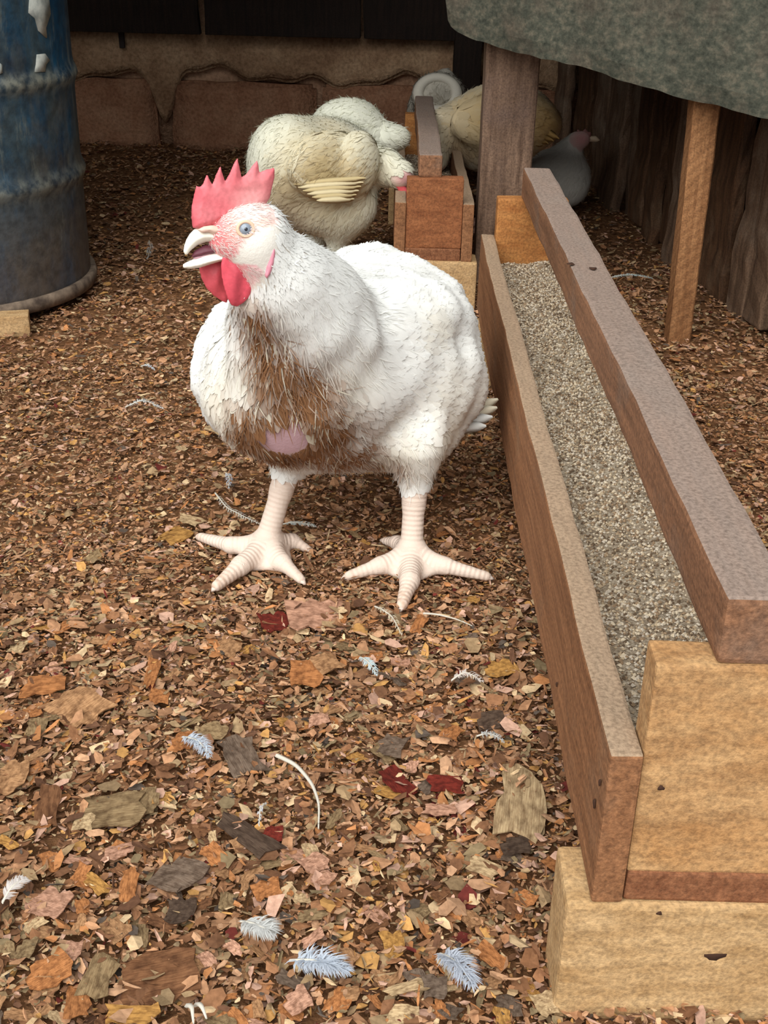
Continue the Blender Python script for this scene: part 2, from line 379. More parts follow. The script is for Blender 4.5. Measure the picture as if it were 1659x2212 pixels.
# posts (legs of the nest box)
def post(pbl, pbr, ptl, ptr, Y, depth, m, z0=-0.01):
    a, b_, c_, d_ = atY(*pbl, Y), atY(*pbr, Y), atY(*ptr, Y), atY(*ptl, Y)
    nz = 14; V = []; R_ = random.Random(3)
    lo, hi = z0, max(c_.z, d_.z)+0.05
    for k in range(nz):
        z = lo+(hi-lo)*k/(nz-1)
        L = a.lerp(d_, (z-a.z)/(d_.z-a.z)); Rr = b_.lerp(c_, (z-b_.z)/(c_.z-b_.z)); w = 0.0007
        for (q, yy_) in ((L, 0), (Rr, 0), (Rr, depth), (L, depth)):
            V.append((q.x+R_.uniform(-w, w), Y+yy_+R_.uniform(-w, w), z))
    V = np.array(V); i = np.arange(nz*4).reshape(nz, 4)
    q = np.concatenate([np.stack([i[:-1, k], i[:-1, (k+1) % 4], i[1:, (k+1) % 4], i[1:, k]], -1) for k in range(4)])
    e = np.array([i[0][::-1], i[-1]])
    cen = V.mean(0)
    me = mesh_np('leg', np.stack([V[:, 2]-cen[2], V[:, 1]-cen[1], -(V[:, 0]-cen[0])], 1), [q, e], smooth=False)
    o = link('leg', me, nb, m)
    o.matrix_basis = wm(nb).inverted() @ Matrix.Translation(cen) @ Matrix.Rotation(-math.pi/2, 4, 'Y')
    bv = o.modifiers.new('bevel', 'BEVEL'); bv.width = 0.002; bv.limit_method = 'ANGLE'; bv.angle_limit = 1.0
    return o
post((1030, 500), (1136, 500), (1052, 95), (1168, 128), 1.80, 0.055, m_post)
post((1446, 730), (1492, 730), (1500, 225), (1556, 240), 1.53, 0.035, m_post2)

# ================================================================== FEED TROUGHS
m_side = wood('trough_side_wood', (122, 82, 54), (166, 118, 82), grime=(146, 114, 88), grime_amt=(0.55, 0.8), seed=2.0, top_tone=(168, 148, 124))
m_end = wood('pale_end_wood', (164, 122, 80), (206, 166, 118), grime=(188, 138, 86), grime_amt=(0.5, 0.75), seed=4.0, grain=(14, 40, 40))
m_sleeper = wood('pale_sleeper_wood', (172, 136, 92), (212, 178, 132), seed=8.0, grain=(14, 40, 40))
m_bar = wood('grey_bar_wood', (116, 82, 60), (158, 114, 84), grime=(134, 110, 94), grime_amt=(0.5, 0.72), seed=7.0, top_tone=(148, 134, 124))
m_bot = wood('bottom_board_wood', (112, 68, 44), (156, 106, 74), seed=12.0)
m_redend = wood('reddish_end_wood', (128, 76, 46), (166, 108, 70), seed=14.0, grain=(14, 40, 40))
m_org = wood('orange_wood', (160, 100, 52), (196, 138, 80), seed=15.0, grain=(14, 40, 40))
m_knot, _, _ = mat('knot', lin((60, 38, 26)), 0.9)
def trough(x0, y0, L, zs, zb_, z_side, z_end, z_bar, width, bar_x, lab, mats, sl_w, sd):
    """x0 outer left face, y0 near end, zs sleeper top, zb_ top of bottom board, ..."""
    tr = empty('feed_trough', (x0+width/2, y0+L/2, 0)); tag(tr, lab, 'trough', 'wooden feed troughs')
    ms, me_, msl, mb, mbo, mfar = mats; bt = 0.0155
    o = {}
    o['L'] = board('side_board', (bt, L, z_side-zs), (x0+bt/2, y0+L/2, (z_side+zs)/2), ms, tr)
    o['R'] = board('side_board', (bt, L, z_side-zs), (x0+width-bt/2, y0+L/2, (z_side+zs)/2), ms, tr)
    iw = width-2*bt; xc = x0+width/2
    o['B'] = board('bottom_board', (iw-0.001, L-0.004, zb_-zs), (xc, y0+L/2, (zb_+zs)/2), mbo, tr)
    for k, yy_ in enumerate((y0+0.014, y0+L-0.014)):
        o['E%d' % k] = board('end_plank', (iw-0.001, 0.022, z_end-zb_), (xc, yy_, (z_end+zb_)/2), me_ if k == 0 else mfar, tr, axis='X')
    o['bar'] = board('perch_bar', (bar_x[1]-bar_x[0], L-0.02 if L > 0.8 else L-0.03, z_bar-z_end), ((bar_x[0]+bar_x[1])/2, y0+L/2-0.004, (z_bar+z_end)/2), mb, tr, bev=0.003)
    for yy_ in (y0-0.002+sd/2, y0+L-0.06):
        o['S%d' % (yy_ > y0+L/2)] = board('sleeper', (sl_w[1]-sl_w[0], sd, zs+0.006), ((sl_w[0]+sl_w[1])/2, yy_, (zs-0.006)/2), msl, tr, axis='X', bev=0.003)
    return tr, o
t1, o1 = trough(0.1065, 0.444, 0.985, 0.074, 0.092, 0.164, 0.212, 0.246, 0.114, (0.150, 0.181),
    'long wooden feed trough filled with grey feed beside the red-combed chicken', (m_side, m_end, m_sleeper, m_bar, m_bot, m_org), (0.0945, 0.262), 0.042)
t2, o2 = trough(0.004, 1.665, 0.60, 0.068, 0.085, 0.148, 0.181, 0.211, 0.110, (0.036, 0.068),
    'short wooden feed trough at which a hunched bird feeds', (m_side, m_redend, m_sleeper, m_bar, m_bot, m_org), (-0.006, 0.122), 0.05)
def knot(parent, c, r, n, el=1.8, name='knot'):
    c = np.array(c); n = np.array(n, float); a = np.cross(n, (0, 0, 1.0)); 
    if np.linalg.norm(a) < 0.1: a = np.array((1.0, 0, 0))
    a /= np.linalg.norm(a); b_ = np.cross(n, a); k = np.arange(10)*2*np.pi/10; rr_ = r*(1+0.25*np.sin(k*3+c[0]*900))
    ring = c+np.outer(np.cos(k)*rr_*el, a)+np.outer(np.sin(k)*rr_, b_)+n*0.0004
    v = np.vstack([ring, ring+n*-0.0006, c+n*0.0008]); i = np.arange(10); j = (i+1) % 10
    inv = np.array(wm(parent).inverted()); v = (inv[:3, :3] @ v.T).T+inv[:3, 3]
    return link(name, mesh_np(name, v, [np.stack([i, j, np.full(10, 20)], 1), np.stack([i, i+10, j+10, j], 1)]), parent, m_knot)
def onface(px, py, o, n): return atPlane(px, py, Vector(o), Vector(n))
for (px, py, r) in ((1203, 1478, 0.0016), (1296, 1690, 0.0018), (1284, 1735, 0.0026)):
    knot(o1['L'], onface(px, py, (0.1058, 0, 0), (-1, 0, 0)), r, (-1, 0, 0), 0.7)
knot(o1['S0'], onface(1540, 2065, (0, 0.4425, 0), (0, -1, 0)), 0.0035, (0, -1, 0), 2.2)
knot(o1['S0'], onface(1424, 1972, (0, 0.4425, 0), (0, -1, 0)), 0.0012, (0, -1, 0), 1.2)
knot(o1['E0'], onface(1428, 1702, (0, 0.4445, 0), (0, -1, 0)), 0.0013, (0, -1, 0), 1.2)
for (px, py) in ((1233, 570), (1281, 580)): knot(o1['bar'], onface(px, py, (0, 0, 0.2465), (0, 0, 1)), 0.003, (0, 0, 1), 1.0)
# feed
m_feed, t, b = mat('feed_mash', rough=0.95, spec=0.1)
f1 = noise(t, mapped(t, (1, 1, 1)), 330, 4, 0.7); f2 = noise(t, mapped(t, (1, 1, 1)), 14, 4)
c = ramp(t, f1, [(0.3, (92, 80, 66)), (0.5, (160, 144, 122)), (0.68, (200, 188, 168))]); c = mix(t, ramp(t, f2, [(0.45, (0, 0, 0)), (0.75, (170, 170, 170))]), c, (150, 122, 96), )
t.links.new(c, b.inputs['Base Color']); bump(t, b, f1, 1.0, 0.003)
m_grain = vcol_mat('feed_grain', 0.9)
def feed(x0, x1, y0, y1, z, n, lab, slope=0.0):
    zf = lambda X, Y: z+0.003*np.sin(Y*19+X*30)+0.002*np.sin(Y*47)+0.0015*np.sin(X*160+Y*21)+slope*(Y-y0)
    nx, ny = 16, 180; me = grid_mesh('feed', x0, x1, y0, y1, nx, ny, zf)
    o = link('feed', me, None, m_feed); tag(o, lab, 'feed', kind='stuff')
    x = RNG.uniform(x0+0.002, x1-0.002, n); y = RNG.uniform(y0+0.002, y1-0.002, n); r = RNG.uniform(0.0006, 0.0015, n)
    P = np.stack([x, y, zf(x, y)+0.0004], 1)
    oc = np.array([(1, 0, 0), (0, 1, 0), (-1, 0, 0), (0, -1, 0), (0, 0, 1), (0, 0, -1)], float)
    V = P[:, None]+oc[None]*r[:, None, None]*RNG.uniform(0.6, 1.4, (n, 6, 1))
    f = np.array([(0, 1, 4), (1, 2, 4), (2, 3, 4), (3, 0, 4), (1, 0, 5), (2, 1, 5), (3, 2, 5), (0, 3, 5)])
    pal = np.array([lin(q) for q in ((206, 190, 164), (176, 156, 128), (146, 122, 96), (100, 82, 64), (196, 184, 166))])
    cc = np.repeat(pal[RNG.integers(0, 5, n)], 6, 0)
    g = link('grain', mesh_np('grain', V.reshape(-1, 3), [(f[None]+6*np.arange(n)[:, None, None]).reshape(-1, 3)], col=cc, smooth=False), o, m_grain)
    g['kind'] = 'stuff'
    return o
feed(0.1215, 0.2055, 0.468, 1.402, 0.138, 14000, 'grey crumbly feed lying in the long trough')
feed(0.0195, 0.0985, 1.688, 2.24, 0.112, 2500, 'grey crumbly feed lying in the short trough')

# ================================================================== BLUE DRUM
m_drum, t, b = mat('blue_drum_paint', rough=0.55, spec=0.4)
v = mapped(t, (1, 1, 1)); vst = mapped(t, (1, 1, 0.35))
f1 = noise(t, vst, 9, 8, 0.7); f2 = noise(t, mapped(t, (1, 1, 0.6), loc=(2, 5, 1)), 7, 6, 0.65); f3 = noise(t, v, 70, 5); 
c = ramp(t, noise(t, v, 12, 5), [(0.35, (8, 40, 66)), (0.62, (16, 76, 108))])
c = mix(t, ramp(t, f1, [(0.46, (0, 0, 0)), (0.60, (215, 215, 215))]), c, (70, 80, 78))
c = mix(t, ramp(t, f2, [(0.52, (0, 0, 0)), (0.66, (210, 210, 210))]), c, (104, 98, 84))
sep = N(t, 'ShaderNodeSeparateXYZ'); t.links.new(v, sep.inputs[0])
ml = N(t, 'ShaderNodeMapRange'); ml.inputs[1].default_value = 0.0; ml.inputs[2].default_value = 0.22; ml.inputs[3].default_value = 0.55; ml.inputs[4].default_value = 0.0
t.links.new(sep.outputs[2], ml.inputs[0])
ad = N(t, 'ShaderNodeMath', operation='MULTIPLY'); t.links.new(ml.outputs[0], ad.inputs[0]); t.links.new(f1, ad.inputs[1]); ad2 = N(t, 'ShaderNodeMath', operation='MULTIPLY'); ad2.inputs[1].default_value = 2.6; t.links.new(ad.outputs[0], ad2.inputs[0])
c = mix(t, ad2.outputs[0], c, (98, 82, 68))
zb2 = ramp(t, sep.outputs[2], [(0.150, (0, 0, 0)), (0.172, (200, 200, 200)), (0.190, (0, 0, 0)), (0.283, (0, 0, 0)), (0.302, (235, 235, 235)), (0.318, (0, 0, 0))]); zm = mix(t, 1.0, zb2, ramp(t, f3, [(0.36, (30, 30, 30)), (0.58, (255, 255, 255))]), 'MULTIPLY'); c = mix(t, zm, c, (136, 136, 122))
c = mix(t, ramp(t, noise(t, mapped(t, (1, 1, 0.25), loc=(5, 2, 0)), 30, 6, 0.7), [(0.56, (0, 0, 0)), (0.66, (190, 190, 190))]), c, (120, 124, 114))
c = mix(t, 0.45, c, ramp(t, f3, [(0.35, (80, 80, 80)), (0.6, (255, 255, 255))]), 'MULTIPLY'); t.links.new(c, b.inputs['Base Color'])
bump(t, b, f3, 0.5, 0.002)
m_rim, t, b = mat('rusty_rim', rough=0.8); f = noise(t, mapped(t, (1, 1, 1)), 60, 5)
t.links.new(ramp(t, f, [(0.3, (70, 58, 50)), (0.7, (140, 122, 104))]), b.inputs['Base Color']); bump(t, b, f, 0.5, 0.002)
m_peel, t, b = mat('peeled_primer', rough=0.85); f = noise(t, mapped(t, (1, 1, 1)), 60, 5); t.links.new(ramp(t, f, [(0.3, (120, 126, 122)), (0.7, (186, 186, 176))]), b.inputs['Base Color'])
def lathe(name, prof, m, parent, seg=96, a0=0, a1=2*math.pi):
    k = np.linspace(a0, a1, seg, endpoint=False); pr = np.array(prof); n = len(pr)
    V = np.stack([np.outer(np.cos(k), pr[:, 0]), np.outer(np.sin(k), pr[:, 0]), np.tile(pr[:, 1], (seg, 1))], -1).reshape(-1, 3)
    i = np.arange(seg*n).reshape(seg, n); j = np.roll(i, -1, 0)
    q = np.stack([i[:, :-1], j[:, :-1], j[:, 1:], i[:, 1:]], -1).reshape(-1, 4)
    return link(name, mesh_np(name, V, [q]), parent, m)
RB = 0.205
g0 = atZ(200, 606, 0.02); 
bc = Vector((g0.x-RB*1.02, g0.y, 0.0))
dr = empty('oil_drum', bc); tag(dr, 'dented blue steel drum with flaking dirty paint standing on the litter', 'drum')
dr.rotation_euler = (0.0, 0.0, 0)
prof = [(0.0, 0.022), (RB*0.97, 0.022), (RB*0.985, 0.03)]
for z in np.arange(0.035, 0.86, 0.006):
    r = RB
    for (hz, amp) in ((0.172, 0.006), (0.30, 0.006), (0.43, 0.006), (0.58, 0.006)): r += amp*math.exp(-((z-hz)/0.010)**2)
    prof.append((r*0.985, z))
prof += [(RB*0.97, 0.87), (0, 0.868)]
db = lathe('drum_shell', prof, m_drum, dr)
lathe('bottom_rim', [(RB*0.975, 0.03), (RB+0.004, 0.031), (RB+0.006, 0.022), (RB+0.004, 0.013), (RB*0.975, 0.012), (RB*0.95, 0.02)], m_rim, dr)
lathe('top_rim', [(RB*0.975, 0.865), (RB+0.004, 0.868), (RB+0.006, 0.876), (RB+0.003, 0.885), (RB*0.965, 0.885), (RB*0.955, 0.87)], m_rim, dr)
def patch(outline):
    P = []
    for (px, py) in outline:
        d = ray(px, py); o = Vector((0, 0, CAMZ))-bc; R2 = RB*0.985+0.0022
        A = d.x**2+d.y**2; B = 2*(o.x*d.x+o.y*d.y); C_ = o.x**2+o.y**2-R2**2; D = B*B-4*A*C_
        if D < 0: return
        tt = (-B-math.sqrt(D))/(2*A); P.append(o+d*tt)
    V = np.array([tuple(p) for p in P]); n = len(V); cc = V.mean(0); cc[:2] *= (RB*0.985+0.003)/np.hypot(*cc[:2])
    inn = V.copy(); inn[:, :2] *= 0.985; i = np.arange(n); j = (i+1) % n
    link('peeled_patch', mesh_np('peeled_patch', np.vstack([V, inn, cc]), [np.stack([i, j, np.full(n, 2*n)], 1), np.stack([i, i+n, j+n, j], 1)]), db, m_peel)
patch([(66, -5), (106, -5), (110, 30), (100, 60), (102, 82), (85, 66), (78, 40), (64, 28)])
patch([(82, 118), (98, 116), (108, 130), (100, 140), (98, 155), (76, 156), (80, 140)])
patch([(-2, 135), (5, 140), (6, 158), (-2, 160)])
blk = board('wood_block', (0.05, 0.03, 0.028), tuple(atZ(22, 700, 0.010)+Vector((0, 0.0, 0))), m_sleeper, axis='X', rot=(0, 0, 0.25)); tag(blk, 'small pale wood block at the foot of the blue drum', 'wood block')

# ================================================================== BIRDS
m_body = vcol_mat('bird_skin', 0.75, 0.3)
t = m_body.node_tree; b = t.nodes['Principled BSDF']
at_ = N(t, 'ShaderNodeAttribute', attribute_name='scute'); mm = N(t, 'ShaderNodeMath', operation='MULTIPLY'); mm.inputs[1].default_value = 2*math.pi/0.0042
t.links.new(at_.outputs['Fac'], mm.inputs[0]); sn = N(t, 'ShaderNodeMath', operation='SINE'); t.links.new(mm.outputs[0], sn.inputs[0])
sk = noise(t, mapped(t, (1, 1, 1)), 420, 4); skm = N(t, 'ShaderNodeMath', operation='MULTIPLY_ADD'); skm.inputs[1].default_value = 1.6; t.links.new(sk, skm.inputs[0]); t.links.new(sn.outputs[0], skm.inputs[2])
bump(t, b, skm.outputs[0], 0.30, 0.0010)
m_plum = vcol_mat('plumage', 0.9, 0.1, transl=0.12, barb=True)
m_wisp = vcol_mat('wispy_barbs', 0.9, 0.1, transl=0.15)
m_flesh = vcol_mat('red_flesh', 0.5, 0.35, speck=0.25)
m_horn = vcol_mat('beak_horn', 0.4, 0.4)
m_eyew, _, _ = mat('iris', lin((134, 144, 156)), 0.15, 0.6)
m_pupil, _, _ = mat('pupil', lin((14, 16, 30)), 0.08, 0.8)
m_lid, _, _ = mat('eyelid', lin((222, 188, 160)), 0.6)
m_claw, _, _ = mat('claw', lin((214, 196, 182)), 0.5)

def unit(v): v = np.array(v, float); return v/np.linalg.norm(v)
class Bird:
    def __init__(s, fwd, pitch=0.0):
        f = unit((fwd[0], fwd[1], 0)); s.up0 = np.array((0, 0, 1.0)); s.l = np.array((-f[1], f[0], 0))
        s.f = unit(f*math.cos(pitch)+s.up0*math.sin(pitch)); s.u = np.cross(s.f, s.l)
        s.pr = []; s.lump = 0.0; s.lump_c = 9.0
    def e(s, c, r, zone='body', k=0.03, flow=None, ax=None):
        s.pr.append(('e', np.array(c), np.array(r), zone, k, flow, ax or (s.f, s.l, s.u)))
    def c(s, a, b, ra, rb, zone='leg', k=0.012, flow=None, s0=0.0):
        s.pr.append(('c', np.array(a), np.array(b), zone, k, flow, (ra, rb, s0)))
    def build(s, h):
        pts = np.array([q for p in s.pr for q in ((p[1]-max(p[2]), p[1]+max(p[2])) if p[0] == 'e' else (p[1]-p[6][0], p[1]+p[6][0], p[2]-p[6][1], p[2]+p[6][1]))])
        F = Field(pts.min(0)-4*h, pts.max(0)+4*h, h); P = (F.X, F.Y, F.Z)
        for p in s.pr:
            d = ell(P, p[1], p[6], p[2]) if p[0] == 'e' else cap(P, p[1], p[2], p[6][0], p[6][1])[0]
            F.F = smin(F.F, d.astype(np.float32), p[4])
        if s.lump:
            X, Y, Z = P; w = np.clip((Z-0.085)/0.03, 0, 1)*np.clip((s.lump_c-Z)/0.03+1, 0, 1); rg = np.random.default_rng(3); a = 0
            for q_ in range(14):
                k = rg.normal(0, 1, 3); k = k/np.linalg.norm(k)*rg.uniform(90, 230); a = a+np.sin(X*k[0]+Y*k[1]+Z*k[2]+rg.uniform(0, 6.28))
            F.F = F.F+(s.lump*w*a/2.6).astype(np.float32)
        V, q = nets(F.F, F.lo, h)
        s.F = F; s.V = V; s.q = q
        D = []; sc = np.zeros(len(V)); best = np.full(len(V), 1e9)
        for p in s.pr:
            if p[0] == 'e': d = ell(V.T, p[1], p[6], p[2])
            else:
                d, tt = cap(V.T, p[1], p[2], p[6][0], p[6][1]); m = d < best
                sc = np.where(m & (p[3] == 'leg'), p[6][2]+tt*np.linalg.norm(p[2]-p[1]), sc)
            best = np.minimum(best, d); D.append(d)
        s.D = np.array(D); s.near = s.D.argmin(0); s.sc = sc
        s.zone = np.array([p[3] for p in s.pr])[s.near]
        w = np.exp(-np.maximum(s.D, 0)/0.015)*np.array([0 if p[5] is None else 1 for p in s.pr])[:, None]
        fl = np.array([np.zeros(3) if p[5] is None else unit(p[5]) for p in s.pr])
        s.flow = (w.T @ fl); s.flow /= np.linalg.norm(s.flow, axis=1, keepdims=True)+1e-9
        return s
    def sample(s, n, mask):
        """area-weighted surface points: position, flow, zone index"""
        q = s.q[mask[s.q].all(1)]; A = s.V[q]
        ar = np.linalg.norm(np.cross(A[:, 2]-A[:, 0], A[:, 3]-A[:, 1]), axis=1); ar /= ar.sum()
        i = RNG.choice(len(q), n, p=ar); a, b_ = RNG.random(n)[:, None], RNG.random(n)[:, None]
        C_ = A[i]; P = (C_[:, 0]*(1-a)+C_[:, 1]*a)*(1-b_)+(C_[:, 3]*(1-a)+C_[:, 2]*a)*b_
        return P, s.flow[q[i, 0]], s.near[q[i, 0]]

ROWS = np.array([0, .3, .6, .85, 1.0]); WID = np.array([.5, .95, 1.0, .78, .22]); COLS = np.array([-1., 0, 1.])
def feathers(F, P, T, L, Wd, lift, col, jitter=0.25, base=0.0005, rows=ROWS, wid=WID, cols=COLS, tipcol=None, droop=0.0):
    n = len(P); Nn = F.grad(P); T = T+RNG.normal(0, jitter, (n, 3)); T -= (T*Nn).sum(1, keepdims=True)*Nn; T /= np.linalg.norm(T, axis=1, keepdims=True)
    B = np.cross(Nn, T); R, K = len(rows), len(cols)
    pos = P.copy(); out = np.zeros((n, R, K, 3)); nr = np.zeros((n, R, K, 3)); prev = 0; dirn = T.copy()
    for r in range(R):
        st = rows[r]-prev; prev = rows[r]
        pos = pos+dirn*(st*L)[:, None]
        g = F.grad(pos); dd = F.sample(pos); tgt = base+lift*rows[r]**1.6
        if r: pos = pos-g*np.clip(dd-tgt, -0.006, 0.012)[:, None]
        dirn = dirn-(dirn*g).sum(1, keepdims=True)*g; dirn /= np.linalg.norm(dirn, axis=1, keepdims=True)+1e-9
        bb = np.cross(g, dirn)
        for k in range(K):
            nr[:, r, k] = g+bb*cols[k]*0.34-dirn*0.10
            out[:, r, k] = pos+bb*(cols[k]*wid[r]*Wd*0.5)[:, None]-g*(abs(cols[k])*Wd*0.10*(0.3+rows[r]))[:, None]
    V = out.reshape(-1, 3); i = np.arange(n*R*K).reshape(n, R, K)
    q = np.stack([i[:, :-1, :-1], i[:, 1:, :-1], i[:, 1:, 1:], i[:, :-1, 1:]], -1).reshape(-1, 4)
    c = np.repeat(col, R*K, 0)
    uv = np.tile(np.stack([np.repeat(rows, K), np.tile(cols*0.5+0.5, R)], 1), (n, 1))+np.repeat(RNG.uniform(0, 9, (n, 1)), R*K, 0)
    nr = nr.reshape(-1, 3); nr /= np.linalg.norm(nr, axis=1, keepdims=True)
    return V, q, c, uv, nr
def join(parts):
    V = np.concatenate([p[0] for p in parts]); off = np.cumsum([0]+[len(p[0]) for p in parts])
    return V, np.concatenate([p[1]+o for p, o in zip(parts, off)]), np.concatenate([p[2] for p in parts]), np.concatenate([p[3] for p in parts])
def gauss(P, pts):
    r = np.zeros(len(P))
    for (p, rad, st) in pts: r = np.maximum(r, st*np.exp(-((P-np.array(p))**2).sum(1)/(rad*rad)))
    return np.clip(r, 0, 1)[:, None]
WHITE, CREAM, YEL, BROWN, DBROWN = [np.array(lin(c)) for c in ((243, 243, 238), (236, 226, 202), (206, 180, 130), (154, 112, 78), (108, 74, 50))]

# ------------------------------------------------------------------ the big white bird
B = Bird((-0.64, -0.77), 0.06)
f, l = B.f, B.l; dn = np.array((0, 0, -1.0)); back = -f
def A(px, py, Y): return np.array(atY(px, py, Y))
B.e(A(755, 775, 0.985), (0.114, 0.086, 0.074), flow=back+dn*0.25)
B.e(A(882, 765, 0.955), (0.080, 0.032, 0.060), 'wing', 0.018, flow=back+dn*0.35)
B.e(A(938, 838, 0.965), (0.058, 0.032, 0.047), 'wing', 0.009, flow=back+dn*0.2)
B.e(A(545, 790, 0.985), (0.060, 0.032, 0.062), 'wing', 0.015, flow=dn+back*0.3)
B.e(A(612, 835, 0.905), (0.062, 0.062, 0.058), 'breast', 0.03, flow=dn+back*0.25)
B.e(A(842, 662, 1.06), (0.078, 0.058, 0.040), flow=back+dn*0.1)
B.e(A(788, 588, 1.08), (0.040, 0.035, 0.022), flow=back, k=0.02)
B.e(A(905, 780, 1.06), (0.052, 0.056, 0.055), flow=back+dn*0.3)
B.e(A(790, 895, 0.975), (0.085, 0.060, 0.042), 'belly', 0.03, flow=dn*0.5+back)
B.e(A(893, 935, 0.968), (0.034, 0.030, 0.032), 'belly', 0.02, flow=dn+back*0.4)
B.e(A(645, 925, 0.93), (0.034, 0.034, 0.028), 'belly', 0.02, flow=dn+back*0.3)
# head and neck, in the head's own upright plane
hu, hn = unit((-0.93, -0.37, 0)), unit((0.37, -0.93, 0)); h0 = A(530, 510, 0.83); HF = (h0, hu, np.array((0, 0, 1.0)), hn)
def hp(px, py, noff=0.0):
    p = atPlane(px, py, Vector(h0+hn*noff), Vector(hn)); return np.array(p)
def huv(px, py, noff=0.0):
    d = hp(px, py, noff)-h0-hn*noff; return (d@hu, d[2])
nk = [hp(556, 520), A(612, 600, 0.85), A(655, 680, 0.885), A(690, 760, 0.93)]
nd = [unit(nk[i+1]-nk[i]) for i in range(3)]
B.c(nk[0], nk[1], 0.021, 0.025, 'neck', 0.012, flow=nd[0])
B.c(nk[1], nk[2], 0.025, 0.040, 'neck', 0.02, flow=nd[1])
B.c(nk[2], nk[3], 0.040, 0.058, 'neck', 0.045, flow=nd[1]+nd[2])
B.c(A(560, 640, 0.84), A(590, 760, 0.885), 0.014, 0.034, 'throat', 0.02, flow=dn)
hax = (hu, hn, np.array((0, 0, 1.0)))
B.e(hp(543, 500), (0.024, 0.0175, 0.0205), 'head', 0.01, ax=hax)
B.e(hp(503, 512), (0.017, 0.0112, 0.0150), 'head', 0.012, ax=hax)
B.e(hp(555, 545), (0.018, 0.018, 0.020), 'head', 0.01, ax=hax)
# legs and feet
def leg(hock, ank, toes, knee, kr=0.030):
    a = np.array(atZ(*ank, 0.021)); kY = a[1]+0.018; hk = A(*hock, kY); kn = A(*knee, kY-0.002)
    B.c(kn, hk, kr, 0.0135, 'thigh', 0.015, flow=dn)
    B.c(hk, hk+(a-hk)*0.35, 0.0128, 0.0092, 'leg', 0.006); B.c(hk+(a-hk)*0.35, a, 0.0092, 0.0098, 'leg', 0.006, s0=0.03)
    B.e(a*np.array((1, 1, 0))+np.array((0, -0.010, 0.006)), (0.020, 0.022, 0.0065), 'leg', 0.008, ax=(np.array((0., -1, 0)), np.array((1., 0, 0)), np.array((0, 0, 1.))))
    tips = []
    for (tx, ty, r, mx, my) in toes:
        mid = np.array(atZ(mx, my, 0.0115)); tip = np.array(atZ(tx, ty, 0.006))
        B.c(a+np.array((0, 0, -0.006)), mid, 0.0090, r*1.05, 'leg', 0.008); B.c(mid, tip, r, r*0.62, 'leg', 0.004, s0=0.03)
        tips.append((mid, tip, r*0.6))
    return tips
tipsR = leg((897, 1035), (889, 1180), [(868, 1308, .0078, 885, 1255), (752, 1244, .0068, 820, 1222), (1052, 1245, .0068, 960, 1222), (830, 1168, .0058, 858, 1172)], (905, 960), 0.024)
tipsL = leg((624, 1005), (578, 1160), [(468, 1266, .0078, 520, 1222), (432, 1160, .0068, 500, 1178), (650, 1252, .0068, 610, 1215), (668, 1188, .0058, 632, 1168)], (632, 950), 0.020)
B.lump = 0.0013; B.lump_c = 0.235; B.build(0.0026)
V = B.V
ch = empty('chicken', (float(V[:, 0].mean()), float(V[:, 1].mean()), 0)); tag(ch, 'big white chicken with red comb, open beak and dirty brown breast', 'chicken', 'white chickens')
off = woff(ch)
# skin colours
skin = np.array(lin((224, 204, 188))); colv = np.tile(np.array(lin((232, 228, 218))), (len(V), 1))
isleg = (B.zone == 'leg'); colv[isleg] = skin
def blend(c, pts):
    for (p, rad, colr, st) in pts:
        w = np.clip(st*np.exp(-((V-p)**2).sum(1)/(rad*rad)), 0, 1)[:, None]; c = c*(1-w)+np.array(lin(colr))*w
    return c
head = (B.zone == 'head'); hv = colv.copy(); hv[head] = np.array(lin((236, 206, 200)))
ns = 0.016
hv2 = blend(hv, [(hp(475, 490, ns*.6), 0.018, (224, 104, 112), 1.15), (hp(505, 462, ns*.7), 0.015, (230, 138, 138), 1.0), (hp(500, 480, ns), 0.014, (236, 170, 166), 0.7), (hp(515, 560, ns), 0.012, (220, 86, 96), 1.0),
                 (hp(455, 480, 0.0), 0.018, (224, 110, 118), 0.9), (hp(531, 495, ns), 0.013, (226, 182, 156), 0.75), (hp(545, 448, ns*.7), 0.013, (246, 242, 236), 1.0), (hp(570, 490, ns), 0.010, (228, 186, 164), 0.6),
                 (hp(570, 570, ns), 0.010, (232, 176, 186), 0.6), (hp(545, 540, ns), 0.012, (238, 222, 222), 0.6)])
colv[head] = hv2[head]
def on_surf(px, py, Y=None):
    d = np.array(ray(px, py)); d /= np.linalg.norm(d); o = np.array((0, 0, CAMZ))
    tt = 0.7+np.arange(0, 0.7, 0.0008); s = B.F.sample(o+np.outer(tt, d)); i = np.argmax(s < 0)
    return o+d*tt[i] if s[i] < 0 else A(px, py, Y or 0.95)
patchc = on_surf(612, 938)
dp = np.exp(-((V-patchc)**2).sum(1)/0.024**2)[:, None]*(B.zone != 'leg')[:, None]; dp = np.clip(dp*2.2, 0, 1)
colv = colv*(1-dp)+np.array(lin((192, 158, 164)))*dp
bv_ = (B.zone == 'breast') | (B.zone == 'throat'); wv = gauss(V, [(A(590, 720, 0.86), 0.05, 1), (A(610, 830, 0.85), 0.055, 1), (A(640, 950, 0.88), 0.05, 1)])*(~isleg & ~head)[:, None]*(1-dp)
colv = colv*(1-wv)+BROWN*wv
dirt = gauss(V, [(p, 0.022, 0.75) for tp in (tipsR, tipsL) for (_, p, _r) in tp[:1]]+[(p, 0.014, 0.4) for tp in (tipsR, tipsL) for (_, p, _r) in tp[1:]])*isleg[:, None]*(0.6+0.4*np.sin(V[:, :1]*900+V[:, 1:2]*700))
colv = colv*(1-dirt)+np.array(lin((176, 140, 112)))*dirt
me = mesh_np('body', V-off, [B.q], col=colv, attrs={'scute': B.sc*isleg}); link('body', me, ch, m_body)
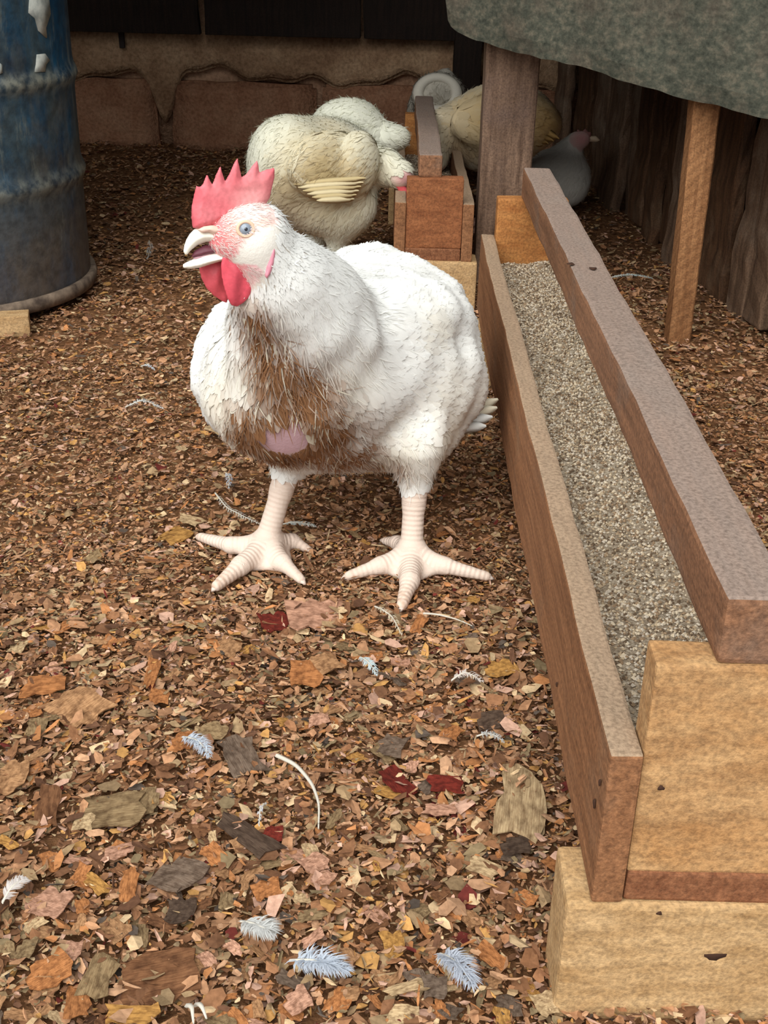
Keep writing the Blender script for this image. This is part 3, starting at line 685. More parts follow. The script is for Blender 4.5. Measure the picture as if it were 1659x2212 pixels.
# plumage
face_c = hp(515, 515, 0.012)
hb = head & (((V-h0)@hu) < -0.020+0.35*np.maximum(0, V[:, 2]-h0[2]-0.004))
fz_mask = ~isleg & (~head | hb) & ~((B.zone == 'thigh') & (V[:, 2] < A(897, 1020, 0.95)[2]))
fz_mask &= ((V-patchc)**2).sum(1) > 0.0205**2
fz_mask &= ((V-hp(525, 520, 0.01))**2).sum(1) > 0.022**2
stain = [(on_surf(*p), r, w) for p, r, w in (((552, 690), 0.016, 0.95), ((565, 735), 0.020, 1.0), ((590, 780), 0.024, 1.1), ((620, 820), 0.028, 1.2), ((560, 860), 0.020, 0.6), ((660, 850), 0.026, 1.1), ((640, 890), 0.034, 1.3), ((545, 910), 0.026, 1.2),
         ((690, 900), 0.022, 1.0), ((680, 950), 0.034, 1.3), ((600, 960), 0.034, 1.3), ((530, 940), 0.024, 1.2), ((740, 985), 0.026, 1.1), ((800, 1000), 0.018, 0.8), ((860, 1003), 0.014, 0.6), ((590, 700), 0.010, 0.4))]
cream = [(on_surf(*p), r, w) for p, r, w in (((900, 700), 0.02, 0.45), ((930, 840), 0.03, 0.4), ((740, 830), 0.03, 0.35), ((960, 930), 0.03, 0.6), ((1010, 850), 0.03, 0.3), ((480, 850), 0.04, 0.6), ((860, 960), 0.03, 0.5), ((545, 800), 0.02, 0.5))]
def bcol(P, var=0.05):
    w = gauss(P, stain); c = WHITE*(1-gauss(P, cream))+CREAM*gauss(P, cream)
    k = np.clip(w*RNG.uniform(0.75, 1.5, (len(P), 1)), 0, 1)
    tone = RNG.random((len(P), 1)); br = BROWN*(1-tone*0.6)+DBROWN*tone*0.6; br = np.where(RNG.random((len(P), 1)) < 0.08, CREAM*0.8, br)
    c = c*(1-k)+br*k
    return np.clip(c*RNG.uniform(1-var, 1+var*0.5, (len(P), 1)), 0, 0.95)
P, T, Z = B.sample(9500, fz_mask); zn = np.array([p[3] for p in B.pr])[Z]; n = len(P)
Ld = {'body': .026, 'wing': .028, 'breast': .020, 'belly': .020, 'neck': .017, 'throat': .014, 'thigh': .010, 'head': .012}
Wd_ = {'body': .015, 'wing': .017, 'breast': .009, 'belly': .011, 'neck': .0058, 'throat': .005, 'thigh': .007, 'head': .006}
Lf = {'body': .0022, 'wing': .0028, 'breast': .0028, 'belly': .0022, 'neck': .0007, 'throat': .0012, 'thigh': .0006, 'head': .0003}
g = lambda d: np.array([d[z] for z in zn])*RNG.uniform(0.75, 1.25, n)
st_ = gauss(P, stain)[:, 0]; keep = RNG.random(n) > st_*0.55
nd_ = ((P-h0)**2).sum(1) > 0.045**2
L_, W_, F_l = g(Ld), g(Wd_), g(Lf)
small = np.clip((np.linalg.norm(P-h0, axis=1)-0.02)/0.07, 0.35, 1)
fa = feathers(B.F, P[keep], T[keep], (L_*small)[keep], (W_*small)[keep], F_l[keep], bcol(P[keep]), 0.16)
nm = fz_mask & ((B.zone == 'neck') | (B.zone == 'head'))
P2, T2, Z2 = B.sample(6500, nm); n2 = len(P2); sm2 = np.clip((np.linalg.norm(P2-h0, axis=1)-0.02)/0.05, 0.4, 1)
fb = feathers(B.F, P2, T2, RNG.uniform(.013, .020, n2)*sm2, RNG.uniform(.0035, .0060, n2)*sm2, np.full(n2, 0.0006), bcol(P2, 0.03), 0.08)
fa = (np.vstack([fa[0], fb[0]]), np.vstack([fa[1], fb[1]+len(fa[0])]), np.vstack([fa[2], fb[2]]), np.vstack([fa[3], fb[3]]), np.vstack([fa[4], fb[4]]))
link('plumage', mesh_np('plumage', fa[0]-off, [fa[1]], col=fa[2], uv=fa[3], nrm=fa[4]), ch, m_plum)['kind'] = 'stuff'
# fine wispy barbs, loose and matted on the soiled breast
R3, W3, C2 = np.array([0, .5, 1.0]), np.array([1, .8, .15]), np.array([-1., 1.])
P, T, Z = B.sample(20000, fz_mask); zn = np.array([p[3] for p in B.pr])[Z]; s2 = gauss(P, stain)[:, 0]
kp = (RNG.random(len(P)) < 0.35+s2); P, T, zn, s2 = P[kp], T[kp], zn[kp], s2[kp]; n = len(P)
sm = np.clip((np.linalg.norm(P-h0, axis=1)-0.02)/0.07, 0.3, 1)
w1 = feathers(B.F, P, T+RNG.normal(0, 0.25, (n, 3))*s2[:, None], RNG.uniform(.008, .020, n)*(1+0.4*s2)*sm, RNG.uniform(.0007, .0016, n), RNG.uniform(.002, .006, n)*(0.6+0.9*s2), bcol(P, 0.12), 0.3, rows=R3, wid=W3, cols=C2)
P3, T3, Z3 = B.sample(1500, head & ~hb); n3 = len(P3); T3 = np.tile(-hu+np.array((0, 0, -0.3)), (n3, 1))
w3 = feathers(B.F, P3, T3, RNG.uniform(.002, .0045, n3), RNG.uniform(.0004, .0008, n3), np.full(n3, 0.0006), np.clip(np.array(lin((240, 220, 214)))*RNG.uniform(.85, 1.05, (n3, 1)), 0, .95), 0.3, rows=R3, wid=W3, cols=C2)
w1 = tuple(np.vstack([a, b_+(len(w1[0]) if q == 1 else 0)]) for q, (a, b_) in enumerate(zip(w1, w3)))
link('wispy_down', mesh_np('wispy_down', w1[0]-off, [w1[1]], col=w1[2], nrm=w1[4]), ch, m_wisp)['kind'] = 'stuff'
# hanging strands at the lower breast edge
def card(name, a, b_, w, nrm, col, parent, bend=0.0, m=None, seg=8, tip=0.15):
    a, b_ = np.array(a), np.array(b_); d = b_-a; L = np.linalg.norm(d); d /= L; s = unit(np.cross(d, nrm)); nn = np.cross(s, d)
    tt = np.linspace(0, 1, seg); wv_ = w*np.interp(tt, [0, .12, .5, .85, 1], [.25, .8, 1, .75, tip])
    mid = a+np.outer(tt*L, d)+np.outer(np.sin(tt*np.pi)*bend, nn)
    up = nn*0.0004
    V = np.concatenate([mid-np.outer(wv_/2, s), mid+up*2, mid+np.outer(wv_/2, s), mid-up*2]); i = np.arange(seg)
    q = []
    for (x, y) in ((0, 1), (1, 2), (2, 3), (3, 0)): q.append(np.stack([i[:-1]+x*seg, i[:-1]+y*seg, i[1:]+y*seg, i[1:]+x*seg], 1))
    me = mesh_np(name, V-woff(parent), [np.concatenate(q)], col=np.tile(col, (len(V), 1)), uv=np.stack([np.tile(tt, 4), np.repeat([0, .5, 1, .5], seg)], 1))
    return link(name, me, parent, m or m_plum)
for (x, y, x2, y2, Y) in ((1000, 938, 1076, 862, 0.995), (985, 942, 1074, 880, 0.992), (975, 946, 1064, 900, 0.988), (980, 930, 1066, 868, 1.0), (965, 944, 1050, 920, 0.985)):
    card('tail_feather', A(x-30, y-8, Y-0.01), A(x2, y2, Y), 0.013, (0.2, -0.9, 0.3), CREAM if x2 > 1070 else WHITE*0.95, ch, bend=-0.012)
# comb, wattles, beak, eye
RED, RED2 = np.array(lin((218, 96, 106))), np.array(lin((228, 126, 132)))
def comb_col(v):
    k = np.clip(0.45+0.25*np.sin(v[:, 0]*230+v[:, 1]*90)+0.2*np.sin(v[:, 1]*310-v[:, 0]*140), 0, 1)[:, None]
    c = RED*(1-k)+RED2*k; w = np.exp(-((v[:, :2]-np.array(huv(545, 440)))**2).sum(1)/0.016**2)[:, None]*0.7
    return c*(1-w)+np.array(lin((238, 176, 172)))*w
comb = [(416, 492), (413, 470), (414, 445), (419, 420), (424, 401), (432, 404), (438, 398), (447, 374), (455, 392), (459, 398), (466, 378), (476, 357), (480, 372), (486, 391), (495, 376), (504, 355), (513, 340), (517, 358), (522, 382), (532, 376), (545, 358), (556, 346), (559, 360), (560, 372), (575, 366), (594, 362), (593, 384), (588, 405), (583, 428), (570, 446), (545, 455), (520, 462), (500, 470), (470, 485), (440, 496)]
cu = [huv(*p) for p in comb]; vb = huv(500, 470)[1]
slab('comb', cu, HF, 0.0, lambda a, b_: 0.0032+0.0045*np.clip(1-(b_-vb+0.012)/0.03, 0, 1), 0.006, 0.0009, comb_col, m_flesh, ch, bumpf=lambda a, b_: 0.05*np.sin(a*1500+2*np.sin(b_*900))*np.sin(b_*1400))
wat = [(487, 548), (497, 553), (512, 556), (530, 568), (542, 585), (548, 605), (546, 625), (538, 642), (525, 655), (512, 663), (500, 660), (491, 645), (484, 622), (479, 600), (477, 575), (480, 556)]
slab('wattle', [huv(*p, 0.008) for p in wat], HF, 0.008, lambda a, b_: 0.0042+0*a, 0.008, 0.0009, lambda v: np.tile(np.array(lin((218, 84, 98))), (len(v), 1))*(1+0.12*np.sin(v[:, :1]*420)), m_flesh, ch, bumpf=lambda a, b_: 0.25*np.sin(a*420+b_*120))
wat2 = [(428, 570), (445, 568), (468, 562), (484, 566), (492, 600), (494, 640), (490, 655), (478, 650), (460, 638), (445, 622), (434, 600)]
slab('wattle', [huv(*p, -0.008) for p in wat2], HF, -0.008, lambda a, b_: 0.0040+0*a, 0.008, 0.0009, lambda v: np.tile(np.array(lin((222, 92, 102))), (len(v), 1)), m_flesh, ch, bumpf=lambda a, b_: 0.2*np.sin(a*380+b_*200))
u_t, u_b = huv(397, 548)[0], huv(500, 530)[0]
tap = lambda w0, w1: (lambda a, b_: w1+(w0-w1)*np.clip((u_t-a)/(u_t-u_b), 0, 1))
hornc = lambda v: np.array(lin((240, 234, 218)))*np.ones((len(v), 1))
bu = [(510, 536), (498, 531), (482, 526), (462, 522), (444, 523), (426, 530), (412, 541), (404, 551), (400, 551), (396, 545), (397, 533), (402, 518), (410, 505), (420, 495), (432, 490), (450, 490), (475, 496), (500, 512)]
slab('upper_beak', [huv(*p) for p in bu], HF, 0.0, tap(0.0135, 0.0034), 0.008, 0.0008, hornc, m_horn, ch)
bl = [(508, 539), (485, 539), (462, 543), (440, 549), (420, 559), (404, 566), (395, 571), (395, 579), (410, 581), (432, 578), (455, 570), (480, 562), (506, 555)]
slab('lower_beak', [huv(*p) for p in bl], HF, 0.0, tap(0.0125, 0.0038), 0.005, 0.0008, hornc, m_horn, ch)
mo = [(505, 540), (485, 530), (462, 527), (440, 530), (420, 542), (412, 556), (430, 556), (455, 550), (482, 545)]
slab('mouth', [huv(*p) for p in mo], HF, 0.0, tap(0.0085, 0.002), 0.004, 0.0009, np.array(lin((104, 52, 64))), m_flesh, ch)
to = [(480, 542), (450, 540), (425, 551), (412, 561), (430, 559), (460, 550)]
slab('tongue', [huv(*p) for p in to], HF, 0.0, tap(0.0070, 0.003), 0.004, 0.0009, np.array(lin((206, 160, 170))), m_flesh, ch)
cr = [(425, 496), (440, 489), (458, 486), (476, 490), (480, 502), (462, 508), (450, 502), (436, 504)]
slab('nostril_cere', [huv(*p, 0.006) for p in cr], HF, 0.006, lambda a, b_: 0.0034+0*a, 0.004, 0.0009, np.array(lin((222, 190, 172))), m_horn, ch)
lobe = [(592, 530), (597, 545), (594, 570), (586, 592), (578, 604), (573, 598), (577, 575), (584, 550)]
slab('ear_lobe', [huv(*p, 0.022) for p in lobe], HF, 0.0205, lambda a, b_: 0.0030+0*a, 0.004, 0.0009, np.array(lin((226, 150, 166))), m_flesh, ch)
def on_head(px, py):
    d = np.array(ray(px, py)); d /= np.linalg.norm(d); o = np.array((0, 0, CAMZ)); lo_ = np.linalg.norm(h0-o)-0.06
    tt = lo_+np.arange(0, 0.12, 0.0003); s = B.F.sample(o+np.outer(tt, d)); i = np.argmax(s < 0); return o+d*tt[i]
def uv_sphere(name, c, r, m, parent, ax=None, sq=(1, 1, 1), seg=24, rng=12):
    bm = bmesh.new(); bmesh.ops.create_uvsphere(bm, u_segments=seg, v_segments=rng, radius=1)
    ax = ax or (np.array((1., 0, 0)), np.array((0, 1., 0)), np.array((0, 0, 1.))); cc = np.array(c)-woff(parent)
    for v in bm.verts: v.co = Vector(cc+sum(ax[i]*v.co[i]*r*sq[i] for i in range(3)))
    me = bpy.data.meshes.new(name); bm.to_mesh(me); bm.free(); me.polygons.foreach_set('use_smooth', np.full(len(me.polygons), True))
    return link(name, me, parent, m)
def torus(name, c, ax, R_, r_, m, parent, sq=1.0):
    k = np.arange(28)*2*np.pi/28; j = np.arange(10)*2*np.pi/10
    V = np.array([np.array(c)+(ax[0]*math.cos(a)+ax[1]*math.sin(a)*sq)*(R_+r_*math.cos(b_))+ax[2]*r_*math.sin(b_) for a in k for b_ in j])-woff(parent)
    i = np.arange(280).reshape(28, 10); a2, b2 = np.roll(i, -1, 0), np.roll(i, -1, 1); c2 = np.roll(a2, -1, 1)
    return link(name, mesh_np(name, V, [np.stack([i, a2, c2, b2], -1).reshape(-1, 4)]), parent, m)
ec = on_head(531, 495); en = B.F.grad(ec[None])[0]; en = unit(en*0.6+hn*0.4); eu = unit(hu-en*(hu@en)); ev = np.cross(en, eu)
eye = uv_sphere('eye', ec-en*0.0022, 0.0050, m_eyew, ch, (eu, ev, en), (1, 1, 0.85))
uv_sphere('pupil', ec+en*0.0012, 0.0019, m_pupil, eye, (eu, ev, en), (1, 1, 0.5))
torus('eyelid', ec-en*0.0002, (eu, ev, en), 0.0054, 0.0013, m_lid, eye, 0.9)
for (mid, tip, r) in tipsR+tipsL:
    d = unit(tip-mid); d[2] = -0.15; d = unit(d); a = tip+d*0.002; b_ = tip+d*0.007+np.array((0, 0, -0.001))
    s_x = unit(np.cross(d, (0, 0, 1))); k = np.arange(8)*2*np.pi/8
    ring = a+np.outer(np.cos(k)*r*0.75, s_x)+np.outer(np.sin(k)*r*0.6, (0, 0, 1.)); i = np.arange(8); V_ = np.vstack([ring, a+(b_-a)*0.5+(ring-a)*0.6, b_])
    link('claw', mesh_np('claw', V_-off, [np.stack([i, (i+1) % 8, (i+1) % 8+8, i+8], 1), np.stack([i+8, (i+1) % 8+8, np.full(8, 16)], 1)]), ch, m_claw)

# ------------------------------------------------------------------ the other birds
def finish(Bd, h, label, nf, base, spots, sizes, bare=None, extra=None, nw=0, heads=()):
    Bd.build(h); V = Bd.V
    root = empty('chicken', (float(V[:, 0].mean()), float(V[:, 1].mean()), 0)); tag(root, label, 'chicken', 'white chickens'); off = woff(root)
    def colr(P, var=0.06):
        c = np.tile(base, (len(P), 1))
        for (p, r, cc, w) in spots:
            k = np.clip(w*np.exp(-((P-np.array(p))**2).sum(1)/(r*r)), 0, 1)[:, None]; c = c*(1-k)+np.array(lin(cc))*k
        return np.clip(c*RNG.uniform(1-var, 1+var*.5, (len(P), 1)), 0, .95)
    leg_ = Bd.zone == 'leg'; hd = Bd.zone == 'head'; cv = colr(V, 0.0); cv[leg_] = np.array(lin((206, 160, 140)))
    if heads:
        for (p, r, cc, w) in heads:
            k = (np.clip(w*np.exp(-((V-np.array(p))**2).sum(1)/(r*r)), 0, 1)*hd)[:, None]; cv = cv*(1-k)+np.array(lin(cc))*k
    link('body', mesh_np('body', V-off, [Bd.q], col=cv, attrs={'scute': Bd.sc*leg_}), root, m_body)
    P, T, Z = Bd.sample(nf, ~leg_ & ~hd); zn = np.array([p[3] for p in Bd.pr])[Z]; n = len(P)
    L = np.where(zn == 'wing', sizes[2], np.where(zn == 'neck', .014, sizes[0]))*RNG.uniform(.75, 1.25, n); W_ = np.where(zn == 'neck', .007, sizes[1])*RNG.uniform(.75, 1.25, n)
    fa = feathers(Bd.F, P, T, L, W_, np.full(n, 0.0022), colr(P), 0.16)
    link('plumage', mesh_np('plumage', fa[0]-off, [fa[1]], col=fa[2], uv=fa[3], nrm=fa[4]), root, m_plum)['kind'] = 'stuff'
    if nw:
        P, T, Z = Bd.sample(nw, ~leg_ & ~hd); n = len(P)
        w1 = feathers(Bd.F, P, T, RNG.uniform(.010, .024, n), RNG.uniform(.001, .002, n), RNG.uniform(.002, .007, n), colr(P, .12), 0.3, rows=R3, wid=W3, cols=C2)
        link('wispy_down', mesh_np('wispy_down', w1[0]-off, [w1[1]], col=w1[2], nrm=w1[4]), root, m_wisp)['kind'] = 'stuff'
    return root
def simple_leg(Bd, top, hock, foot, r=0.026):
    Bd.c(top, hock, r, 0.013, 'belly', 0.02, flow=dn); Bd.c(hock, foot, 0.0095, 0.0085, 'leg', 0.006)
    for a in (-0.7, 0.0, 0.7, 3.14):
        d = Bd.f*math.cos(a)+Bd.l*math.sin(a); d[2] = 0; L = 0.055 if a < 3 else 0.025
        Bd.c(foot, np.array((foot[0]+d[0]*L, foot[1]+d[1]*L, 0.006)), 0.008, 0.005, 'leg', 0.006)
# bird feeding at the short trough: faces right and away, head in the trough
B2 = Bird((0.80, 0.60), -0.05); bk = -B2.f
B2.e(A(690, 365, 1.79), (0.095, 0.075, 0.072), flow=bk+dn*0.4)
B2.e(A(618, 345, 1.74), (0.050, 0.056, 0.058), k=0.03, flow=bk+dn*0.6)
B2.e(A(590, 420, 1.74), (0.028, 0.030, 0.030), k=0.03, flow=dn+bk*0.3)
B2.e(A(752, 282, 1.88), (0.060, 0.048, 0.046), k=0.02, flow=bk+dn*0.2)
B2.e(A(838, 298, 1.88), (0.036, 0.024, 0.020), k=0.02, flow=B2.f)
B2.e(A(715, 358, 1.715), (0.068, 0.022, 0.046), 'wing', 0.003, flow=bk+dn*0.15)
B2.e(A(775, 352, 1.722), (0.032, 0.020, 0.042), 'wing', 0.006, flow=bk+dn*0.5)
B2.e(A(700, 445, 1.77), (0.060, 0.050, 0.040), 'belly', 0.03, flow=dn+bk*0.3)
B2.e(A(755, 445, 1.76), (0.035, 0.035, 0.035), 'belly', 0.03, flow=dn+bk*0.2)
hd2 = A(858, 372, 1.755)
B2.c(A(800, 360, 1.79), A(832, 362, 1.765), 0.034, 0.024, 'neck', 0.015, flow=(1, 0, -0.3)); B2.c(A(832, 362, 1.765), hd2, 0.024, 0.019, 'neck', 0.008, flow=(1, 0, -0.4))
B2.e(A(868, 380, 1.75), (0.020, 0.014, 0.016), 'head', 0.008)
simple_leg(B2, A(738, 462, 1.765), A(728, 525, 1.765), np.array((atZ(718, 618, 0.02).x, 1.775, 0.02)), 0.034)
simple_leg(B2, A(690, 460, 1.83), A(684, 525, 1.84), np.array((atZ(676, 600, 0.02).x, 1.845, 0.02)))
r2 = finish(B2, 0.0035, 'white chicken with yellowish folded wing, stooping its head into the short trough', 3600, np.array(lin((226, 226, 208))),
   [(A(720, 370, 1.70), 0.065, (206, 182, 130), .95), (A(790, 390, 1.71), 0.03, (196, 168, 118), .7), (A(735, 285, 1.78), 0.03, (206, 186, 146), .5), (A(640, 400, 1.69), 0.03, (206, 184, 140), .7), (A(600, 450, 1.70), 0.03, (196, 176, 140), .6), (A(640, 460, 1.72), 0.035, (150, 120, 92), .6)], (.028, .017, .030), nw=3500,
   heads=[(A(880, 385, 1.73), 0.02, (226, 150, 150), 1.0), (A(868, 365, 1.73), 0.014, (220, 200, 196), .5)])
for k in range(6):
    card('wing_quill', A(790-k*5, 385+k*9, 1.694-k*0.001), A(634+k*10, 398+k*7, 1.672-k*0.001), 0.0095, (-0.25, -1, 0.15), np.array(lin((222, 206, 166))) if k % 2 else np.array(lin((206, 186, 140))), r2, bend=0.004)
fr2 = (A(868, 395, 1.745), unit((0.8, 0.1, -0.6)), np.array((0, 0, 1.0)), unit((0.1, -1, 0)))
slab('comb', [(-.016, -.010), (.004, -.020), (.020, -.016), (.018, -.004), (0, .002), (-.014, 0)], fr2, 0.0, lambda a, b_: 0.004+0*a, 0.005, 0.0015, np.array(lin((220, 90, 96))), m_flesh, r2)
slab('beak', [(0.012, -.004), (.030, -.010), (.036, -.016), (.026, -.018), (.012, -.014)], fr2, 0.0, lambda a, b_: 0.004+0*a, 0.005, 0.0015, np.array(lin((226, 206, 176))), m_horn, r2)
# yellow-winged bird beyond the grey post, facing the short trough
B3 = Bird((-0.93, -0.30), 0.0); bk = -B3.f
B3.e(A(1085, 265, 2.12), (0.095, 0.066, 0.064), flow=bk+dn*0.35)
B3.e(A(1085, 262, 2.07), (0.090, 0.030, 0.045), 'wing', 0.012, flow=bk+dn*0.4)
B3.e(A(1150, 270, 2.10), (0.050, 0.030, 0.036), 'wing', 0.015, flow=bk+dn*0.5)
B3.e(A(1032, 300, 2.11), (0.042, 0.040, 0.050), k=0.03, flow=dn+bk*0.3)
B3.c(A(1000, 265, 2.12), A(962, 275, 2.10), 0.036, 0.030, 'neck', 0.02, flow=(-1, 0, -0.4)); B3.c(A(962, 275, 2.10), A(945, 330, 2.08), 0.028, 0.021, 'neck', 0.012, flow=(-.4, 0, -1))
B3.e(A(940, 350, 2.075), (0.022, 0.015, 0.018), 'head', 0.008)
for px in (1060, 1110): simple_leg(B3, A(px, 330, 2.13), A(px, 372, 2.13), np.array((A(px, 372, 2.13)[0], 2.135, 0.02)))
r3 = finish(B3, 0.004, 'white chicken with dingy yellow wings half hidden by the broad grey post', 2200, np.array(lin((206, 198, 176))),
   [(A(1050, 250, 2.04), 0.07, (190, 158, 100), .9), (A(1160, 260, 2.07), 0.06, (196, 158, 96), .9), (A(1000, 310, 2.07), 0.03, (150, 116, 80), .6)], (.026, .017, .030), nw=900,
   heads=[(A(935, 350, 2.06), 0.03, (206, 130, 124), .8)])
for k in range(4): card('wing_quill', A(1120, 250+k*12, 2.07), A(1208-k*12, 300+k*5, 2.08), 0.014, (0, -1, 0.3), np.array(lin((196, 160, 100))), r3, bend=0.004)
# bird by the back wall seen from behind: tail fluff ring
B4 = Bird((-0.2, 0.98), 0.25); bk = -B4.f
B4.e(A(950, 250, 2.46), (0.085, 0.062, 0.066), flow=bk+dn*0.3)
B4.e(A(947, 205, 2.40), (0.040, 0.050, 0.040), k=0.03, flow=bk)
B4.c(A(950, 220, 2.52), A(960, 175, 2.56), 0.034, 0.022, 'neck', 0.02, flow=dn); B4.e(A(962, 168, 2.57), (0.02, 0.015, 0.018), 'head', 0.008)
for px in (935, 970): simple_leg(B4, A(px, 300, 2.46), A(px, 325, 2.46), np.array((A(px, 325, 2.46)[0], 2.465, 0.02)))
r4 = finish(B4, 0.004, 'whitish chicken seen from behind with round tail fluff near the mud wall', 1700, np.array(lin((190, 184, 170))), [(A(945, 207, 2.36), 0.022, (120, 110, 92), .9)], (.022, .015, .022), nw=900,
   heads=[(A(962, 168, 2.55), 0.03, (190, 130, 120), .7)])
tc = A(945, 203, 2.368)
tr_ = torus('tail_fluff', tc, (np.array((1., 0, 0)), unit((0, 0.25, 1.0)), unit((0, -1.0, 0.25))), 0.036, 0.011, m_body, r4, 0.8)
a_ = tr_.data.color_attributes.new('Col', 'FLOAT_COLOR', 'POINT'); a_.data.foreach_set('color', np.tile([*lin((196, 190, 176)), 1], len(tr_.data.vertices)).astype(np.float32))
# bird resting on the litter by the plank wall
B5 = Bird((0.75, -0.2), 0.35); bk = -B5.f
B5.e(A(1185, 385, 2.30), (0.075, 0.052, 0.050), flow=bk+dn*0.2)
B5.e(A(1228, 402, 2.28), (0.034, 0.036, 0.034), 'breast', 0.025, flow=dn+bk*.3)
B5.c(A(1212, 370, 2.30), A(1228, 330, 2.30), 0.036, 0.021, 'neck', 0.02, flow=dn); B5.c(A(1228, 330, 2.30), A(1244, 305, 2.30), 0.021, 0.0165, 'neck', 0.01, flow=dn)
B5.e(A(1252, 303, 2.29), (0.020, 0.013, 0.016), 'head', 0.008)
zlow = min(p[1][2]-max(p[2]) for p in B5.pr if p[0] == 'e' and p[3] != 'head')
r5 = finish(B5, 0.004, 'white chicken resting on the litter below the plank wall, neck raised', 1800, np.array(lin((214, 210, 200))), [], (.022, .015, .024), nw=1200, heads=[(A(1258, 300, 2.27), 0.03, (206, 136, 134), .9)])
fr5 = (A(1258, 296, 2.29), unit((1, -0.2, 0)), np.array((0, 0, 1.0)), unit((-0.2, -1, 0)))
slab('comb', [(-.014, .002), (-.010, .014), (-.002, .010), (.004, .016), (.010, .010), (.016, .010), (.016, .0), (.004, -.002)], fr5, 0.0, lambda a, b_: 0.004+0*a, 0.005, 0.0015, np.array(lin((168, 116, 112))), m_flesh, r5)
slab('beak', [(.012, .002), (.024, .004), (.034, -.004), (.026, -.008), (.012, -.008)], fr5, 0.0, lambda a, b_: 0.004+0*a, 0.005, 0.0015, np.array(lin((214, 190, 160))), m_horn, r5)

# ================================================================== LITTER
PAL = [((180, 134, 98), 18), ((158, 112, 78), 18), ((198, 154, 118), 14), ((206, 164, 140), 8), ((188, 128, 80), 7), ((200, 150, 88), 5), ((132, 92, 64), 12), ((104, 72, 52), 6), ((168, 140, 104), 10), ((142, 122, 90), 5), ((92, 80, 70), 2), ((218, 188, 146), 5), ((112, 46, 38), 1)]
pc = np.array([lin(c) for c, w in PAL]); pw = np.array([w for c, w in PAL], float); pw /= pw.sum()
m_chip = vcol_mat('shaving', 0.85, 0.2, speck=0.45)
def chips(n, y0, y1, mean, sig, zmax, cap_, asp=(0.25, 0.85)):
    Y = np.sqrt(RNG.uniform(y0*y0, y1*y1, n)); X = RNG.uniform(-1, 1, n)*(0.36*Y+0.22)+0.02*Y
    ok = X < 0.415+(2.46-Y)*0.115; X, Y = X[ok], Y[ok]; n = len(X)
    L = np.minimum(np.exp(RNG.normal(math.log(mean), sig, n)), cap_); Wd = L*RNG.uniform(*asp, n)
    K = 6; an = (np.arange(K)+RNG.uniform(-.35, .35, (n, K)))*2*np.pi/K; rad = RNG.uniform(0.65, 1.1, (n, K))
    u, v = np.cos(an)*rad*L[:, None]/2, np.sin(an)*rad*Wd[:, None]/2
    curl = RNG.uniform(-0.25, 0.35, n)*L
    w = -(curl[:, None])*(2*v/Wd[:, None])**2*0.5+RNG.normal(0, 0.03, (n, K))*L[:, None]
    P = np.concatenate([np.stack([u, v, w], -1), np.zeros((n, 1, 3))], 1)
    yaw = RNG.uniform(0, 2*np.pi, n); tx, ty = RNG.normal(0, 0.22, n), RNG.normal(0, 0.22, n)
    P[..., 2] += P[..., 0]*tx[:, None]+P[..., 1]*ty[:, None]
    c, s_ = np.cos(yaw)[:, None], np.sin(yaw)[:, None]
    Q = np.stack([P[..., 0]*c-P[..., 1]*s_, P[..., 0]*s_+P[..., 1]*c, P[..., 2]], -1)
    z = fz(X, Y)+RNG.uniform(-0.002, zmax, n)
    Q += np.stack([X, Y, z], -1)[:, None]
    b_ = (np.arange(n)*7)[:, None, None]; k = np.arange(K); f = np.stack([k, (k+1) % K, np.full(K, 6)], 1)[None]+b_
    col = pc[RNG.choice(len(pc), n, p=pw)]*RNG.uniform(0.7, 1.2, (n, 1))
    return Q.reshape(-1, 3), f.reshape(-1, 3), np.repeat(col, 7, 0)
cs_ = [chips(15000, 0.30, 0.85, 0.0090, 0.5, 0.007, 0.019), chips(60000, 0.30, 0.95, 0.0036, 0.45, 0.006, 0.010), chips(9000, 0.30, 0.95, 0.0085, 0.4, 0.007, 0.02, (0.08, 0.22)), chips(24000, 0.85, 1.4, 0.0062, 0.5, 0.006, 0.016), chips(40000, 0.9, 1.4, 0.0038, 0.4, 0.005, 0.010), chips(6000, 0.85, 1.5, 0.009, 0.4, 0.007, 0.02, (0.08, 0.2)),
       chips(36000, 1.4, 2.0, 0.0065, 0.45, 0.005, 0.016), chips(30000, 2.0, 2.9, 0.008, 0.45, 0.006, 0.018)]
o_ = np.cumsum([0]+[len(c[0]) for c in cs_])
lit = link('wood_litter', mesh_np('wood_litter', np.concatenate([c[0] for c in cs_]), [np.concatenate([c[1]+o for c, o in zip(cs_, o_)])], col=np.concatenate([c[2] for c in cs_]), smooth=False), None, m_chip)
tag(lit, 'deep brown litter of small wood shavings covering the coop floor', 'litter', kind='stuff')
